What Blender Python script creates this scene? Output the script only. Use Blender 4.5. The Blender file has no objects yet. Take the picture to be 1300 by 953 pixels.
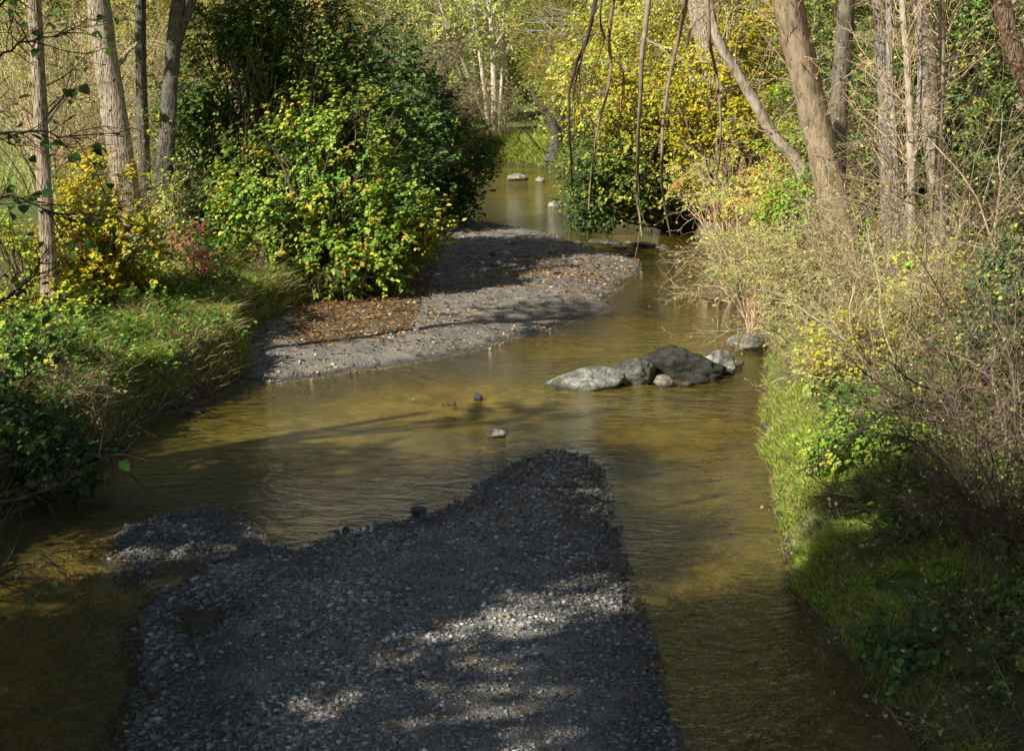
import bpy, math, numpy as np
from mathutils import Vector
R = math.radians
rng = np.random.default_rng(7)
scene = bpy.context.scene
col = bpy.data.collections.new("river_valley"); scene.collection.children.link(col)

# ------------------------------------------------------------------ camera
CAM_H, FPX, HZ = 5.0, 1800.0, 95.0
PITCH = math.atan((476.5 - HZ) / FPX)
cam_d = bpy.data.cameras.new("camera"); cam = bpy.data.objects.new("camera", cam_d); col.objects.link(cam)
cam.location = (0, 0, CAM_H); cam.rotation_euler = (math.pi/2 - PITCH, 0, 0)
cam_d.sensor_width = 36; cam_d.lens = 36 * FPX / 1300; cam_d.clip_end = 2000; cam_d.clip_start = 0.1
scene.camera = cam
cp, sp = math.cos(PITCH), math.sin(PITCH)
def ray(px, py):
    a = (px - 650) / FPX; b = (476.5 - py) / FPX
    return np.array([a, cp + b * sp, -sp + b * cp])
def G(px, py, z=0.0):          # survey: a sight line meets the level z
    d = ray(px, py); t = (z - CAM_H) / d[2]; return np.array([0, 0, CAM_H]) + d * t
def D(px, py, Y):              # survey: a sight line meets the distance Y
    d = ray(px, py); t = Y / d[1]; return np.array([0, 0, CAM_H]) + d * t
M2 = lambda Y: Y / FPX         # metres per photo pixel at a distance

# ------------------------------------------------------------------ light
SUN_EL, SUN_AZ = R(38), R(38)
L = np.array([math.cos(SUN_EL)*math.cos(SUN_AZ), math.cos(SUN_EL)*math.sin(SUN_AZ), -math.sin(SUN_EL)])
sd_ = bpy.data.lights.new("sun", 'SUN'); sun = bpy.data.objects.new("sun", sd_); col.objects.link(sun)
sd_.energy = 5.0; sd_.angle = R(0.6); sd_.color = (1.0, 0.965, 0.89)
sun.rotation_euler = Vector(L).to_track_quat('-Z', 'Y').to_euler(); sun.location = (-30, -10, 40)
w = bpy.data.worlds.new("World"); scene.world = w; w.use_nodes = True
nt = w.node_tree; bgn = nt.nodes["Background"]
sky = nt.nodes.new("ShaderNodeTexSky"); sky.sky_type = 'NISHITA'; sky.sun_disc = False
sky.sun_elevation = SUN_EL; sky.sun_rotation = math.atan2(-L[0], -L[1])
nt.links.new(sky.outputs[0], bgn.inputs[0]); bgn.inputs[1].default_value = 0.05
scene.view_settings.view_transform = 'Standard'; scene.view_settings.look = 'None'; scene.view_settings.exposure = 0
scene.cycles.max_bounces = 5; scene.cycles.diffuse_bounces = 3; scene.cycles.glossy_bounces = 2; scene.cycles.transmission_bounces = 3; scene.cycles.transparent_max_bounces = 12
scene.cycles.use_adaptive_sampling = True; scene.cycles.adaptive_threshold = 0.03
scene.cycles.caustics_reflective = False; scene.cycles.caustics_refractive = False

# ------------------------------------------------------------------ numeric helpers
def nrm(v): return v / np.maximum(np.linalg.norm(v, axis=-1, keepdims=True), 1e-9)
def rdir(n, r=None):
    r = r or rng
    return nrm(r.normal(size=(n, 3)))
_tab = np.random.default_rng(3).random((256, 256))
def vnoise(x, y):
    xi = np.floor(x).astype(int); yi = np.floor(y).astype(int); fx = x - xi; fy = y - yi
    fx = fx*fx*(3-2*fx); fy = fy*fy*(3-2*fy)
    t = lambda a, b: _tab[a & 255, b & 255]
    return (t(xi,yi)*(1-fx)+t(xi+1,yi)*fx)*(1-fy) + (t(xi,yi+1)*(1-fx)+t(xi+1,yi+1)*fx)*fy
def fbm(x, y, s=1.0, o=4):
    v = 0; a = 0.5
    for i in range(o): v = v + a*(vnoise(x*s+17.3*i, y*s+5.1*i)-0.5)*2; s *= 2.03; a *= 0.5
    return v
def smooth(t): t = np.clip(t, 0, 1); return t*t*(3-2*t)
def chaikin(p, n=2, closed=True):
    p = np.array(p, float)
    for _ in range(n):
        q = np.roll(p, -1, 0); p = np.stack([p*.75+q*.25, p*.25+q*.75], 1).reshape(-1, 2)
    return p
def sdf(poly, x, y):           # positive inside
    out = np.full(x.shape, 1e18); ins = np.zeros(x.shape, bool)
    a = poly; b = np.roll(poly, -1, 0)
    for (ax, ay), (bx, by) in zip(a, b):
        ex, ey = bx-ax, by-ay; l2 = ex*ex+ey*ey
        if l2 < 1e-12: continue
        t = np.clip(((x-ax)*ex+(y-ay)*ey)/l2, 0, 1)
        out = np.minimum(out, (x-ax-t*ex)**2+(y-ay-t*ey)**2)
        c = (ay > y) != (by > y)
        if ey != 0: ins ^= c & (x < ex*(y-ay)/ey+ax)
    return np.where(ins, 1, -1)*np.sqrt(out)
def gl(pts): return [tuple(G(a, b)[:2]) for a, b in pts]

# ------------------------------------------------------------------ the lie of the land
left_bank = [(-7.5,-12),(-6.6,0),(-6.2,8)] + gl([(-20,690),(60,622),(130,578),(200,533),(262,509),(320,486),(322,455),(316,428),(420,388),(515,348),(556,300),(566,272),(585,246)]) + [(-3.4,66),(-8,72),(-16,76),(-45,80)]
right_bank = [(-45,96),(-14,92)] + gl([(606,203),(655,208),(705,214),(760,226),(868,262),(893,330),(943,400),(963,445),(966,480),(955,530),(972,620),(985,690),(1000,740),(1030,790),(1088,866)]) + [(3.1,8),(3.3,3),(3.6,-12)]
CH = chaikin(left_bank + right_bank, 2)
BAR1 = chaikin(gl([(700,570),(742,582),(766,615),(762,650),(778,700),(792,770),(828,800),(835,864)]) + [(1.3,9.5),(1.0,6),(-0.5,4),(-3.0,6)] + gl([(190,900),(200,850),(176,800),(192,780),(168,747),(182,735),(150,702),(138,682),(200,656),(262,648),(312,658),(325,690),(378,706),(438,680),(482,670),(540,664),(590,638),(645,596)]), 2)
BAR2 = chaikin(gl([(300,492),(420,477),(520,461),(600,446),(705,413),(785,391),(764,383),(785,366),(818,342),(806,328),(745,316),(715,303),(680,293),(620,284),(560,262),(480,300),(250,420)]), 2)
def terrain(x, y, full=False):
    x = np.asarray(x, float); y = np.asarray(y, float)
    s = sdf(CH, x, y) + 0.16*fbm(x, y, 1.3, 3) + 0.20*fbm(x+4, y+9, .55, 2)*(y < 60)
    far = smooth((y-50)/30)
    bed = -0.05 - 0.34*(1-np.exp(-np.maximum(s, 0)/1.1)) + 0.06*fbm(x, y, 0.9, 3)
    for px, py, rx, ry, up_ in ((410, 615, 1.2, 1.1, .22), (300, 640, .8, .6, .16), (500, 590, .8, .7, .12), (800, 560, .6, .7, .20), (560, 510, 1.0, 1.0, .20), (840, 830, .5, .6, .14), (700, 440, .9, 1.2, .18), (900, 600, .4, .8, .10)):
        c = G(px, py); bed = bed + up_*np.exp(-((x-c[0])/rx)**2-((y-c[1])/ry)**2)*(.75+.8*fbm(x, y, 1.7, 3))
    bed = np.minimum(bed, -.015)
    o = np.maximum(-s, 0)
    right = smooth((x-0.5)/1.0)*(1-smooth((y-66)/8))
    zl = 0.75*smooth(o/0.35) + 0.40*smooth(o/3) + 0.025*np.minimum(o, 40)
    zr = 0.30*smooth(o/0.4) + (0.20+.16*smooth((y-13)/5))*np.minimum(o, 3.0) + 0.13*np.clip(o-3.0, 0, 60)
    zf = 1.1*smooth(o/1.2) + 0.06*o
    bank = zl*(1-right) + zr*right
    bank = bank*(1-far) + (zf*(1-right)+zr*right)*far
    bank = bank + 0.22*np.maximum(0, y-104)*smooth((y-104)/30)
    bank = bank + smooth(o/1.0)*((.12+.10*right)*fbm(x, y, 0.9, 4) + 0.04*fbm(x, y, 4.0, 2))
    z = np.where(s > 0, bed, bank + np.minimum(0.02, 0))
    b1 = sdf(BAR1, x, y) + 0.14*fbm(x, y, 2.1, 4)
    b2 = sdf(BAR2, x, y) + 0.12*fbm(x, y, 2.1, 4)
    near = y < 60
    def barz(b, top, sl=.13): return np.where(b > 0, np.minimum(0.02+sl*b, top), np.maximum(0.12*b, -2))
    z1 = barz(b1, 0.21, .10) + 0.05*fbm(x, y, 1.1, 4)*smooth((b1+0.2)/0.6)
    z1 = z1 - 0.11*smooth((-1.0-x)/1.6)*smooth(b1/0.5)*(0.55+fbm(x+9, y, 0.8, 3))
    for px, py, rx, ry, dp in ((240, 722, .40, .35, .05), (160, 762, .25, .35, .12)):
        c = G(px, py); z1 = z1 - dp*np.exp(-((x-c[0])/rx)**2-((y-c[1])/ry)**2)
    z2 = barz(b2, 0.22, .20) + 0.05*fbm(x, y, 1.1, 3)*smooth((b2+0.2)/0.6)
    inch = s > -0.2
    zb = np.maximum(z1, z2)
    z = np.where(inch & near, np.maximum(z, zb), z)
    if not full: return z
    return z, s, b1, b2
def tz(x, y): return float(terrain(np.array([x]), np.array([y]))[0])

# ------------------------------------------------------------------ mesh helpers
def mesh_from(name, V, faces, mats, cols=None, smooth_=False, matidx=None):
    """faces: list of (n,k) arrays"""
    me = bpy.data.meshes.new(name)
    V = np.asarray(V, np.float32)
    me.vertices.add(len(V)); me.vertices.foreach_set("co", V.ravel())
    li = np.concatenate([f.ravel() for f in faces]).astype(np.int32)
    sizes = np.concatenate([np.full(len(f), f.shape[1]) for f in faces]).astype(np.int32)
    st = np.concatenate([[0], np.cumsum(sizes)[:-1]]).astype(np.int32)
    me.loops.add(len(li)); me.loops.foreach_set("vertex_index", li)
    me.polygons.add(len(sizes)); me.polygons.foreach_set("loop_start", st)
    me.polygons.foreach_set("loop_total", sizes)
    if smooth_: me.polygons.foreach_set("use_smooth", np.ones(len(sizes), bool))
    me.update(calc_edges=True)
    if cols is not None:
        for cn, c in cols.items():
            at = me.attributes.new(cn, 'FLOAT_COLOR', 'POINT')
            c = np.asarray(c, np.float32)
            if c.shape[1] == 3: c = np.concatenate([c, np.ones((len(c), 1), np.float32)], 1)
            at.data.foreach_set("color", c.ravel())
    for m in (mats if isinstance(mats, (list, tuple)) else [mats]): me.materials.append(m)
    me.validate()
    return me
def ob(name, me, parent=None, loc=None):
    o = bpy.data.objects.new(name, me); col.objects.link(o)
    if parent is not None: o.parent = parent
    if loc is not None: o.location = loc
    return o
def tag(o, label=None, cat=None, group=None, kind=None):
    if label: o["label"] = label
    if cat: o["category"] = cat
    if group: o["group"] = group
    if kind: o["kind"] = kind
    return o
def empty(name, loc, label, cat, group=None):
    e = bpy.data.objects.new(name, None); col.objects.link(e); e.location = loc
    e.empty_display_size = 0.3
    return tag(e, label, cat, group)
def dup(root, loc, rotz, sc, label, group=None):
    r = root.copy(); col.objects.link(r); r.location = loc; r.rotation_euler = (0, 0, rotz)
    r.scale = (sc, sc, sc) if np.isscalar(sc) else sc
    r["label"] = label
    if group: r["group"] = group
    elif "group" in r: del r["group"]
    for ch in list(root.children):
        c = ch.copy(); col.objects.link(c); c.parent = r
    return r

class Geo:                                  # gathers many pieces into one part
    def __init__(s): s.V = []; s.F = {}; s.C = []; s.n = 0
    def add(s, V, Fs, C):
        V = V.reshape(-1, 3); s.V.append(V)
        C = np.broadcast_to(np.asarray(C, float), (len(V), 3)); s.C.append(C)
        for f in Fs: s.F.setdefault(f.shape[1], []).append(f + s.n)
        s.n += len(V)
    def build(s, name, mat, parent=None, origin=None, smooth_=False):
        if not s.n: return None
        V = np.concatenate(s.V)
        if origin is not None: V = V - np.asarray(origin)
        me = mesh_from(name, V, [np.concatenate(v) for v in s.F.values()], mat, {"Col": np.concatenate(s.C)}, smooth_)
        return ob(name, me, parent)

def tubes(geo, P, Rr, sides, C, cap=False):
    """P (N,K,3), Rr (N,K), C (3,) or (N,3)"""
    N, K, _ = P.shape
    T = nrm(np.gradient(P, axis=1))
    ref = rdir(N)[:, None, :]
    mean = nrm(T.mean(1))[:, None, :]
    ref = nrm(ref - (ref*mean).sum(-1, keepdims=True)*mean)
    A = nrm(np.cross(T, ref)); B = np.cross(T, A)
    ang = np.arange(sides)*2*math.pi/sides
    V = P[:, :, None, :] + Rr[:, :, None, None]*(A[:, :, None, :]*np.cos(ang)[None, None, :, None] + B[:, :, None, :]*np.sin(ang)[None, None, :, None])
    idx = np.arange(N*K*sides).reshape(N, K, sides)
    a = idx[:, :-1, :]; b = np.roll(a, -1, 2); d = idx[:, 1:, :]; c = np.roll(d, -1, 2)
    F = np.stack([a, b, c, d], -1).reshape(-1, 4)
    Fs = [F]
    if cap: Fs.append(idx[:, -1, :].reshape(N, sides))
    C = np.asarray(C, float)
    if C.ndim == 2: C = np.repeat(C, K*sides, 0)
    geo.add(V, Fs, C)
def shoots(S, Dr, Ln, K, curl, grav, r=None):
    r = r or rng
    N = len(S); P = np.zeros((N, K, 3)); P[:, 0] = S; d = nrm(Dr)
    st = (np.broadcast_to(Ln, (N,))/(K-1))[:, None]
    for k in range(1, K):
        d = nrm(d + curl*r.normal(size=(N, 3)) + np.array([0, 0, grav]))
        P[:, k] = P[:, k-1] + d*st
    return P
def along(P, t):                            # P (N,K,3), t (N,) -> pos, tangent
    K = P.shape[1]; f = t*(K-1); i = np.clip(f.astype(int), 0, K-2); u = (f-i)[:, None]
    n = np.arange(len(P)); a = P[n, i]; b = P[n, i+1]
    return a*(1-u)+b*u, nrm(b-a)
def children(P, m, lo, hi, spread, r=None):
    r = r or rng
    Q = np.repeat(P, m, 0); t = r.uniform(lo, hi, len(Q)); p, d = along(Q, t)
    x = rdir(len(Q), r); x = nrm(x - (x*d).sum(-1, keepdims=True)*d)
    return p, nrm(d + x*spread*r.uniform(.6, 1.3, (len(Q), 1))), t
def leaves(geo, p, n, ax, size, C, fine=True, width=0.42, r=None):
    r = r or rng
    n = nrm(n); ax = nrm(ax - (ax*n).sum(-1, keepdims=True)*n); b = np.cross(n, ax)
    s = np.broadcast_to(np.asarray(size), (len(p),))[:, None]
    fold = n*s*0.12; droop = n*s*r.uniform(.02, .3, (len(p), 1))
    if fine:
        V = np.stack([p, p+ax*s*.3+b*s*width+fold, p+ax*s*.68+b*s*width*.8+fold-droop*.4, p+ax*s-droop, p+ax*s*.68-b*s*width*.8+fold-droop*.4, p+ax*s*.3-b*s*width+fold], 1)
        i = np.arange(len(p))[:, None]*6
        F = np.concatenate([i+np.array([[0, 3, 2, 1]]), i+np.array([[0, 5, 4, 3]])], 0); k = 6
    else:
        V = np.stack([p, p+ax*s*.5+b*s*width+fold, p+ax*s-droop, p+ax*s*.5-b*s*width+fold], 1)
        F = np.arange(len(p))[:, None]*4+np.array([[0, 1, 2, 3]]); k = 4
    geo.add(V, [F], np.repeat(C, k, 0))
def palpick(pal, n, r=None, coh=None):
    r = r or rng
    c = np.array([p[0] for p in pal], float); wt = np.array([p[1] for p in pal], float); wt /= wt.sum()
    i = r.choice(len(c), n, p=wt)
    if coh is not None:
        k = r.random(n) < .62; i = np.where(k, coh, i)
    v = c[i]*2.6*r.uniform(.6, 1.4, (n, 1))*np.stack([r.uniform(.88, 1.12, n), np.ones(n), np.ones(n)], 1)
    return v*np.minimum(1, .82/v.max(1, keepdims=True))
def sprays(lg, tg, Cn, O, pal, nsub=4, nleaf=7, Ls=.5, leaf=.085, droop=-.06, fine=True, twigc=(.12, .09, .06), tr=.006, width=.42, upw=.75):
    n = len(Cn)
    wt = np.array([p[1] for p in pal], float); wt /= wt.sum()
    coh = rng.choice(len(pal), n, p=wt); br = rng.uniform(.75, 1.2, n)
    S = np.repeat(Cn, nsub, 0); OO = np.repeat(O, nsub, 0)
    d = nrm(OO*.75 + rdir(len(S))*.85 + np.array([0, 0, .12]))
    P = shoots(S + rng.normal(size=S.shape)*.12*Ls, d, Ls*rng.uniform(.55, 1.25, len(S)), 5, .16, droop)
    if tg is not None:
        rr = np.linspace(tr, tr*.4, 5)[None, :]*np.ones((len(P), 1)); tubes(tg, P, rr, 3, twigc)
    Q = np.repeat(P, nleaf, 0); t = rng.uniform(.08, 1, len(Q)); p, tn = along(Q, t)
    m = len(p)
    nn = nrm(np.array([0, 0, upw]) + np.repeat(OO, nleaf, 0)*.45 - L*.75 + rdir(m)*.5)
    ax = nrm(tn*.5 + rdir(m)*.8 + np.array([0, 0, -.25]))
    cc = palpick(pal, m, coh=np.repeat(coh, nsub*nleaf)) * np.repeat(br, nsub*nleaf)[:, None]
    leaves(lg, p, nn, ax, leaf*rng.uniform(.6, 1.3, m), cc, fine, width)
def lobe_pts(lobes, dens_noise=.35):
    """lobes: (cx,cy,cz,rx,ry,rz,n); gives clump centres with gaps + outward directions"""
    Cs, Os, ids = [], [], []
    for k, (cx, cy, cz, rx, ry, rz, n) in enumerate(lobes):
        u = rdir(int(n*1.5)); rad = rng.uniform(.28, 1.0, len(u))**.55
        rad *= 1 + .22*np.sin(u[:, 0]*5+k)+.18*np.cos(u[:, 2]*6+u[:, 1]*4+k*2)
        c = np.array([cx, cy, cz]) + u*rad[:, None]*np.array([rx, ry, rz])
        far = rng.random(len(u)) < .07; c[far] = np.array([cx, cy, cz])+u[far]*rng.uniform(1.03, 1.28, (far.sum(), 1))*np.array([rx, ry, rz])
        keep = (vnoise(c[:, 0]*1.1+31*k, c[:, 2]*1.1+c[:, 1]*.7) > dens_noise)
        c = c[keep][:n]; u = u[keep][:n]
        Cs.append(c); Os.append(nrm(u*np.array([1/rx, 1/ry, 1/rz]))); ids.append(np.full(len(c), k))
    return np.concatenate(Cs), np.concatenate(Os), np.concatenate(ids)
def catmull(pts, K):
    p = np.array(pts, float); p = np.vstack([2*p[0]-p[1], p, 2*p[-1]-p[-2]])
    n = len(p)-3; out = []
    for t in np.linspace(0, n-1e-6, K):
        i = int(t); u = t-i; a, b, c, d = p[i:i+4]
        out.append(.5*((2*b)+(-a+c)*u+(2*a-5*b+4*c-d)*u*u+(-a+3*b-3*c+d)*u**3))
    return np.array(out)
def trunk(geo, pts, r0, r1, C, K=40, sides=16, flare=.5, rough=.09, wob=.03):
    P = catmull(pts, K)
    s = np.linspace(0, 1, K)
    P[:, :2] += np.stack([np.sin(s*9+pts[0][0]*3), np.cos(s*7.3+pts[0][1]*2)], 1)*wob*s[:, None]
    rad = r0+(r1-r0)*s + r0*flare*np.exp(-s*K/3.0)
    T = nrm(np.gradient(P, axis=0)); ref = np.array([0, 1.0, .15])
    A = nrm(np.cross(T, ref)); B = np.cross(T, A)
    ang = np.arange(sides)*2*math.pi/sides
    ph = pts[0][0]*7
    rr = 1 + rough*(np.sin(ang[None]*3+ph+s[:, None]*4)*.6+np.sin(ang[None]*5+ph*2-s[:, None]*9)*.5) + rough*.5*rng.normal(size=(K, sides))
    V = P[:, None]+(rad[:, None]*rr)[..., None]*(A[:, None]*np.cos(ang)[None, :, None]+B[:, None]*np.sin(ang)[None, :, None])
    idx = np.arange(K*sides).reshape(K, sides); a = idx[:-1]; b = np.roll(a, -1, 1); d = idx[1:]; c = np.roll(d, -1, 1)
    geo.add(V, [np.stack([a, b, c, d], -1).reshape(-1, 4), idx[-1:].copy()], C)
    return P
def limb(geo, a, b, r0, r1, C, sag=.15, K=9, sides=6):
    a = np.asarray(a); b = np.asarray(b); m = (a+b)/2 + np.array([0, 0, sag*np.linalg.norm(b-a)]) + rng.normal(size=3)*.06*np.linalg.norm(b-a)
    t = np.linspace(0, 1, K)[:, None]; P = (1-t)**2*a+2*t*(1-t)*m+t*t*b
    P[1:-1] += rng.normal(size=(K-2, 3))*.012*np.linalg.norm(b-a)
    tubes(geo, P[None], np.linspace(r0, r1, K)[None], sides, C)
    return P

# ------------------------------------------------------------------ materials
def newmat(name):
    m = bpy.data.materials.new(name); m.use_nodes = True; t = m.node_tree; t.nodes.clear()
    out = t.nodes.new("ShaderNodeOutputMaterial"); return m, t, out
class N:
    def __init__(s, t): s.t = t
    def __call__(s, typ, **kw):
        n = s.t.nodes.new("ShaderNode"+typ)
        for k, v in kw.items(): setattr(n, k, v)
        return n
    def link(s, a, b): s.t.links.new(a, b)
    def val(s, inp, v):
        if isinstance(v, bpy.types.NodeSocket): s.link(v, inp)
        else: inp.default_value = v
    def math(s, op, a, b=0.0, clamp=False):
        n = s("Math", operation=op, use_clamp=clamp); s.val(n.inputs[0], a); s.val(n.inputs[1], b); return n.outputs[0]
    def mix(s, f, a, b, bt='MIX'):
        n = s("MixRGB", blend_type=bt); s.val(n.inputs[0], f)
        for i, v in ((1, a), (2, b)):
            if isinstance(v, tuple): v = (*v[:3], 1)
            s.val(n.inputs[i], v)
        return n.outputs[0]
    def ramp(s, f, stops):
        n = s("ValToRGB"); e = n.color_ramp.elements
        while len(e) < len(stops): e.new(0.5)
        for el, (p, c) in zip(e, stops): el.position = p; el.color = (*c, 1) if len(c) == 3 else c
        s.val(n.inputs[0], f); return n.outputs[0]
    def noise(s, vec, scale, detail=4, rough=.55, dist=0):
        n = s("TexNoise"); n.inputs["Scale"].default_value = scale; n.inputs["Detail"].default_value = detail
        n.inputs["Roughness"].default_value = rough; n.inputs["Distortion"].default_value = dist
        s.link(vec, n.inputs["Vector"]); return n.outputs[0]
    def vor(s, vec, scale, out="Color", feat='F1'):
        n = s("TexVoronoi", feature=feat); n.inputs["Scale"].default_value = scale; s.link(vec, n.inputs["Vector"]); return n.outputs[out]
    def bump(s, h, strength, dist=.02, normal=None):
        n = s("Bump"); s.val(n.inputs["Strength"], strength); n.inputs["Distance"].default_value = dist; s.link(h, n.inputs["Height"])
        if normal is not None: s.link(normal, n.inputs["Normal"])
        return n.outputs[0]
    def mapping(s, vec, sc):
        n = s("Mapping"); n.inputs["Scale"].default_value = sc; s.link(vec, n.inputs["Vector"]); return n.outputs[0]
    def attr(s, name): return s("Attribute", attribute_name=name).outputs["Color"]
def principled(n, base, rough, normal=None, spec=.3):
    b = n("BsdfPrincipled"); n.val(b.inputs["Base Color"], base); n.val(b.inputs["Roughness"], rough)
    b.inputs["Specular IOR Level"].default_value = spec
    if normal is not None: n.link(normal, b.inputs["Normal"])
    return b.outputs[0]

def leaf_mat(name, trans=.27, rough=.45):
    m, t, out = newmat(name); n = N(t)
    c = n.attr("Col"); pos = n("NewGeometry").outputs["Position"]
    v = n.noise(pos, 9, 2); c2 = n.mix(1.0, c, n.ramp(v, [(.3, (.72, .72, .72)), (.7, (1.22, 1.2, 1.1))]), 'MULTIPLY')
    p = principled(n, c2, rough, spec=.35)
    tr = n("BsdfTranslucent"); n.link(n.mix(1.0, c2, (1.15, 1.1, .55), 'MULTIPLY'), tr.inputs[0])
    ms = n("MixShader"); ms.inputs[0].default_value = trans; n.link(p, ms.inputs[1]); n.link(tr.outputs[0], ms.inputs[2])
    n.link(ms.outputs[0], out.inputs[0]); return m
LEAF = leaf_mat("leaf"); GRASS = leaf_mat("grass_blade", .42, .55)
def twig_mat():
    m, t, out = newmat("twig_bark"); n = N(t)
    c = n.attr("Col"); pos = n("NewGeometry").outputs["Position"]
    c2 = n.mix(1.0, c, n.ramp(n.noise(pos, 14, 3), [(.3, (.6, .6, .6)), (.7, (1.3, 1.25, 1.2))]), 'MULTIPLY')
    n.link(principled(n, c2, .8, spec=.2), out.inputs[0]); return m
TWIG = twig_mat()
def bark_mat(name, dark, light, zs=.22, sc=15, strength=1.0):
    m, t, out = newmat(name); n = N(t)
    oc = n("TexCoord").outputs["Object"]; st = n.mapping(oc, (1, 1, zs))
    a = n.noise(st, sc, 6, .65, .6); b = n.noise(oc, 3.2, 4); f = n.vor(st, sc*2.1, "Distance")
    h = n.math('ADD', a, n.math('MULTIPLY', f, .55))
    c = n.ramp(h, [(.47, dark), (.62, tuple((np.array(dark)+np.array(light))/2)), (.86, light)])
    c = n.mix(n.math('MULTIPLY', n.ramp(b, [(.48, (0, 0, 0)), (.66, (1, 1, 1))]), .35), c, (.09, .11, .05))
    c = n.mix(1.0, c, n.attr("Col"), 'MULTIPLY')
    n.link(principled(n, c, .9, n.bump(h, strength, .05), .15), out.inputs[0]); return m
BARK = bark_mat("furrowed_bark", (.075, .058, .043), (.64, .57, .47))
SMOOTHBARK = bark_mat("smooth_bark", (.20, .155, .11), (.58, .48, .36), .35, 6, .4)
def rock_mat():
    m, t, out = newmat("river_rock"); n = N(t)
    oc = n("TexCoord").outputs["Object"]; pos = n("NewGeometry").outputs["Position"]
    a = n.noise(pos, 3.0, 8, .65); v = n.vor(pos, 5, "Distance"); g = n.noise(pos, 22, 5, .7)
    c = n.ramp(a, [(.32, (.10, .10, .09)), (.48, (.36, .355, .31)), (.66, (.74, .72, .64))])
    c = n.mix(.5, c, n.ramp(g, [(.38, (.18, .18, .16)), (.6, (1, 1, 1))]), 'MULTIPLY')
    crk = n.vor(n.mapping(pos, (1, 1, 1.8)), 3.1, 'Distance', 'DISTANCE_TO_EDGE')
    c = n.mix(n.ramp(crk, [(.0, (.75, .75, .75)), (.035, (0, 0, 0))]), c, (.04, .04, .035))
    c = n.mix(1.0, c, n.attr("Col"), 'MULTIPLY')
    moss = n.math('MULTIPLY', n.ramp(n.noise(pos, 4.3, 5), [(.52, (0, 0, 0)), (.62, (1, 1, 1))]), .55)
    c = n.mix(moss, c, (.10, .11, .05))
    z = n("SeparateXYZ"); n.link(pos, z.inputs[0])
    wet = n.ramp(n.math('ADD', z.outputs[2], n.math('MULTIPLY', a, .06)), [(.03, (1, 1, 1)), (.11, (0, 0, 0))])
    c = n.mix(n.math('MULTIPLY', wet, .7), c, (.03, .028, .02))
    n.link(principled(n, c, n.math('SUBTRACT', .75, n.math('MULTIPLY', wet, .5)), n.bump(n.math('ADD', g, n.math('MULTIPLY', a, 1.5)), .9, .06), .4), out.inputs[0]); return m
ROCK = rock_mat()
def pebble_mat(name="pebble", w0=.06, w1=.17):
    m, t, out = newmat(name); n = N(t)
    pos = n("NewGeometry").outputs["Position"]; z = n("SeparateXYZ"); n.link(pos, z.inputs[0])
    wet = n.ramp(n.math('ADD', z.outputs[2], n.math('MULTIPLY', n.noise(pos, 1.5, 3), .12)), [(w0, (1, 1, 1)), (w1, (0, 0, 0))])
    c = n.mix(n.math('MULTIPLY', wet, .62), n.attr("Col"), (.035, .033, .03))
    c = n.mix(.5, c, n.ramp(n.noise(pos, 60, 3), [(.3, (.5, .5, .5)), (.7, (1, 1, 1))]), 'MULTIPLY')
    n.link(principled(n, c, n.math('SUBTRACT', .7, n.math('MULTIPLY', wet, .38)), spec=.4), out.inputs[0]); return m
PEBBLE = pebble_mat(); BEACHPEBBLE = pebble_mat("beach_pebble", .05, .11)
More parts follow.
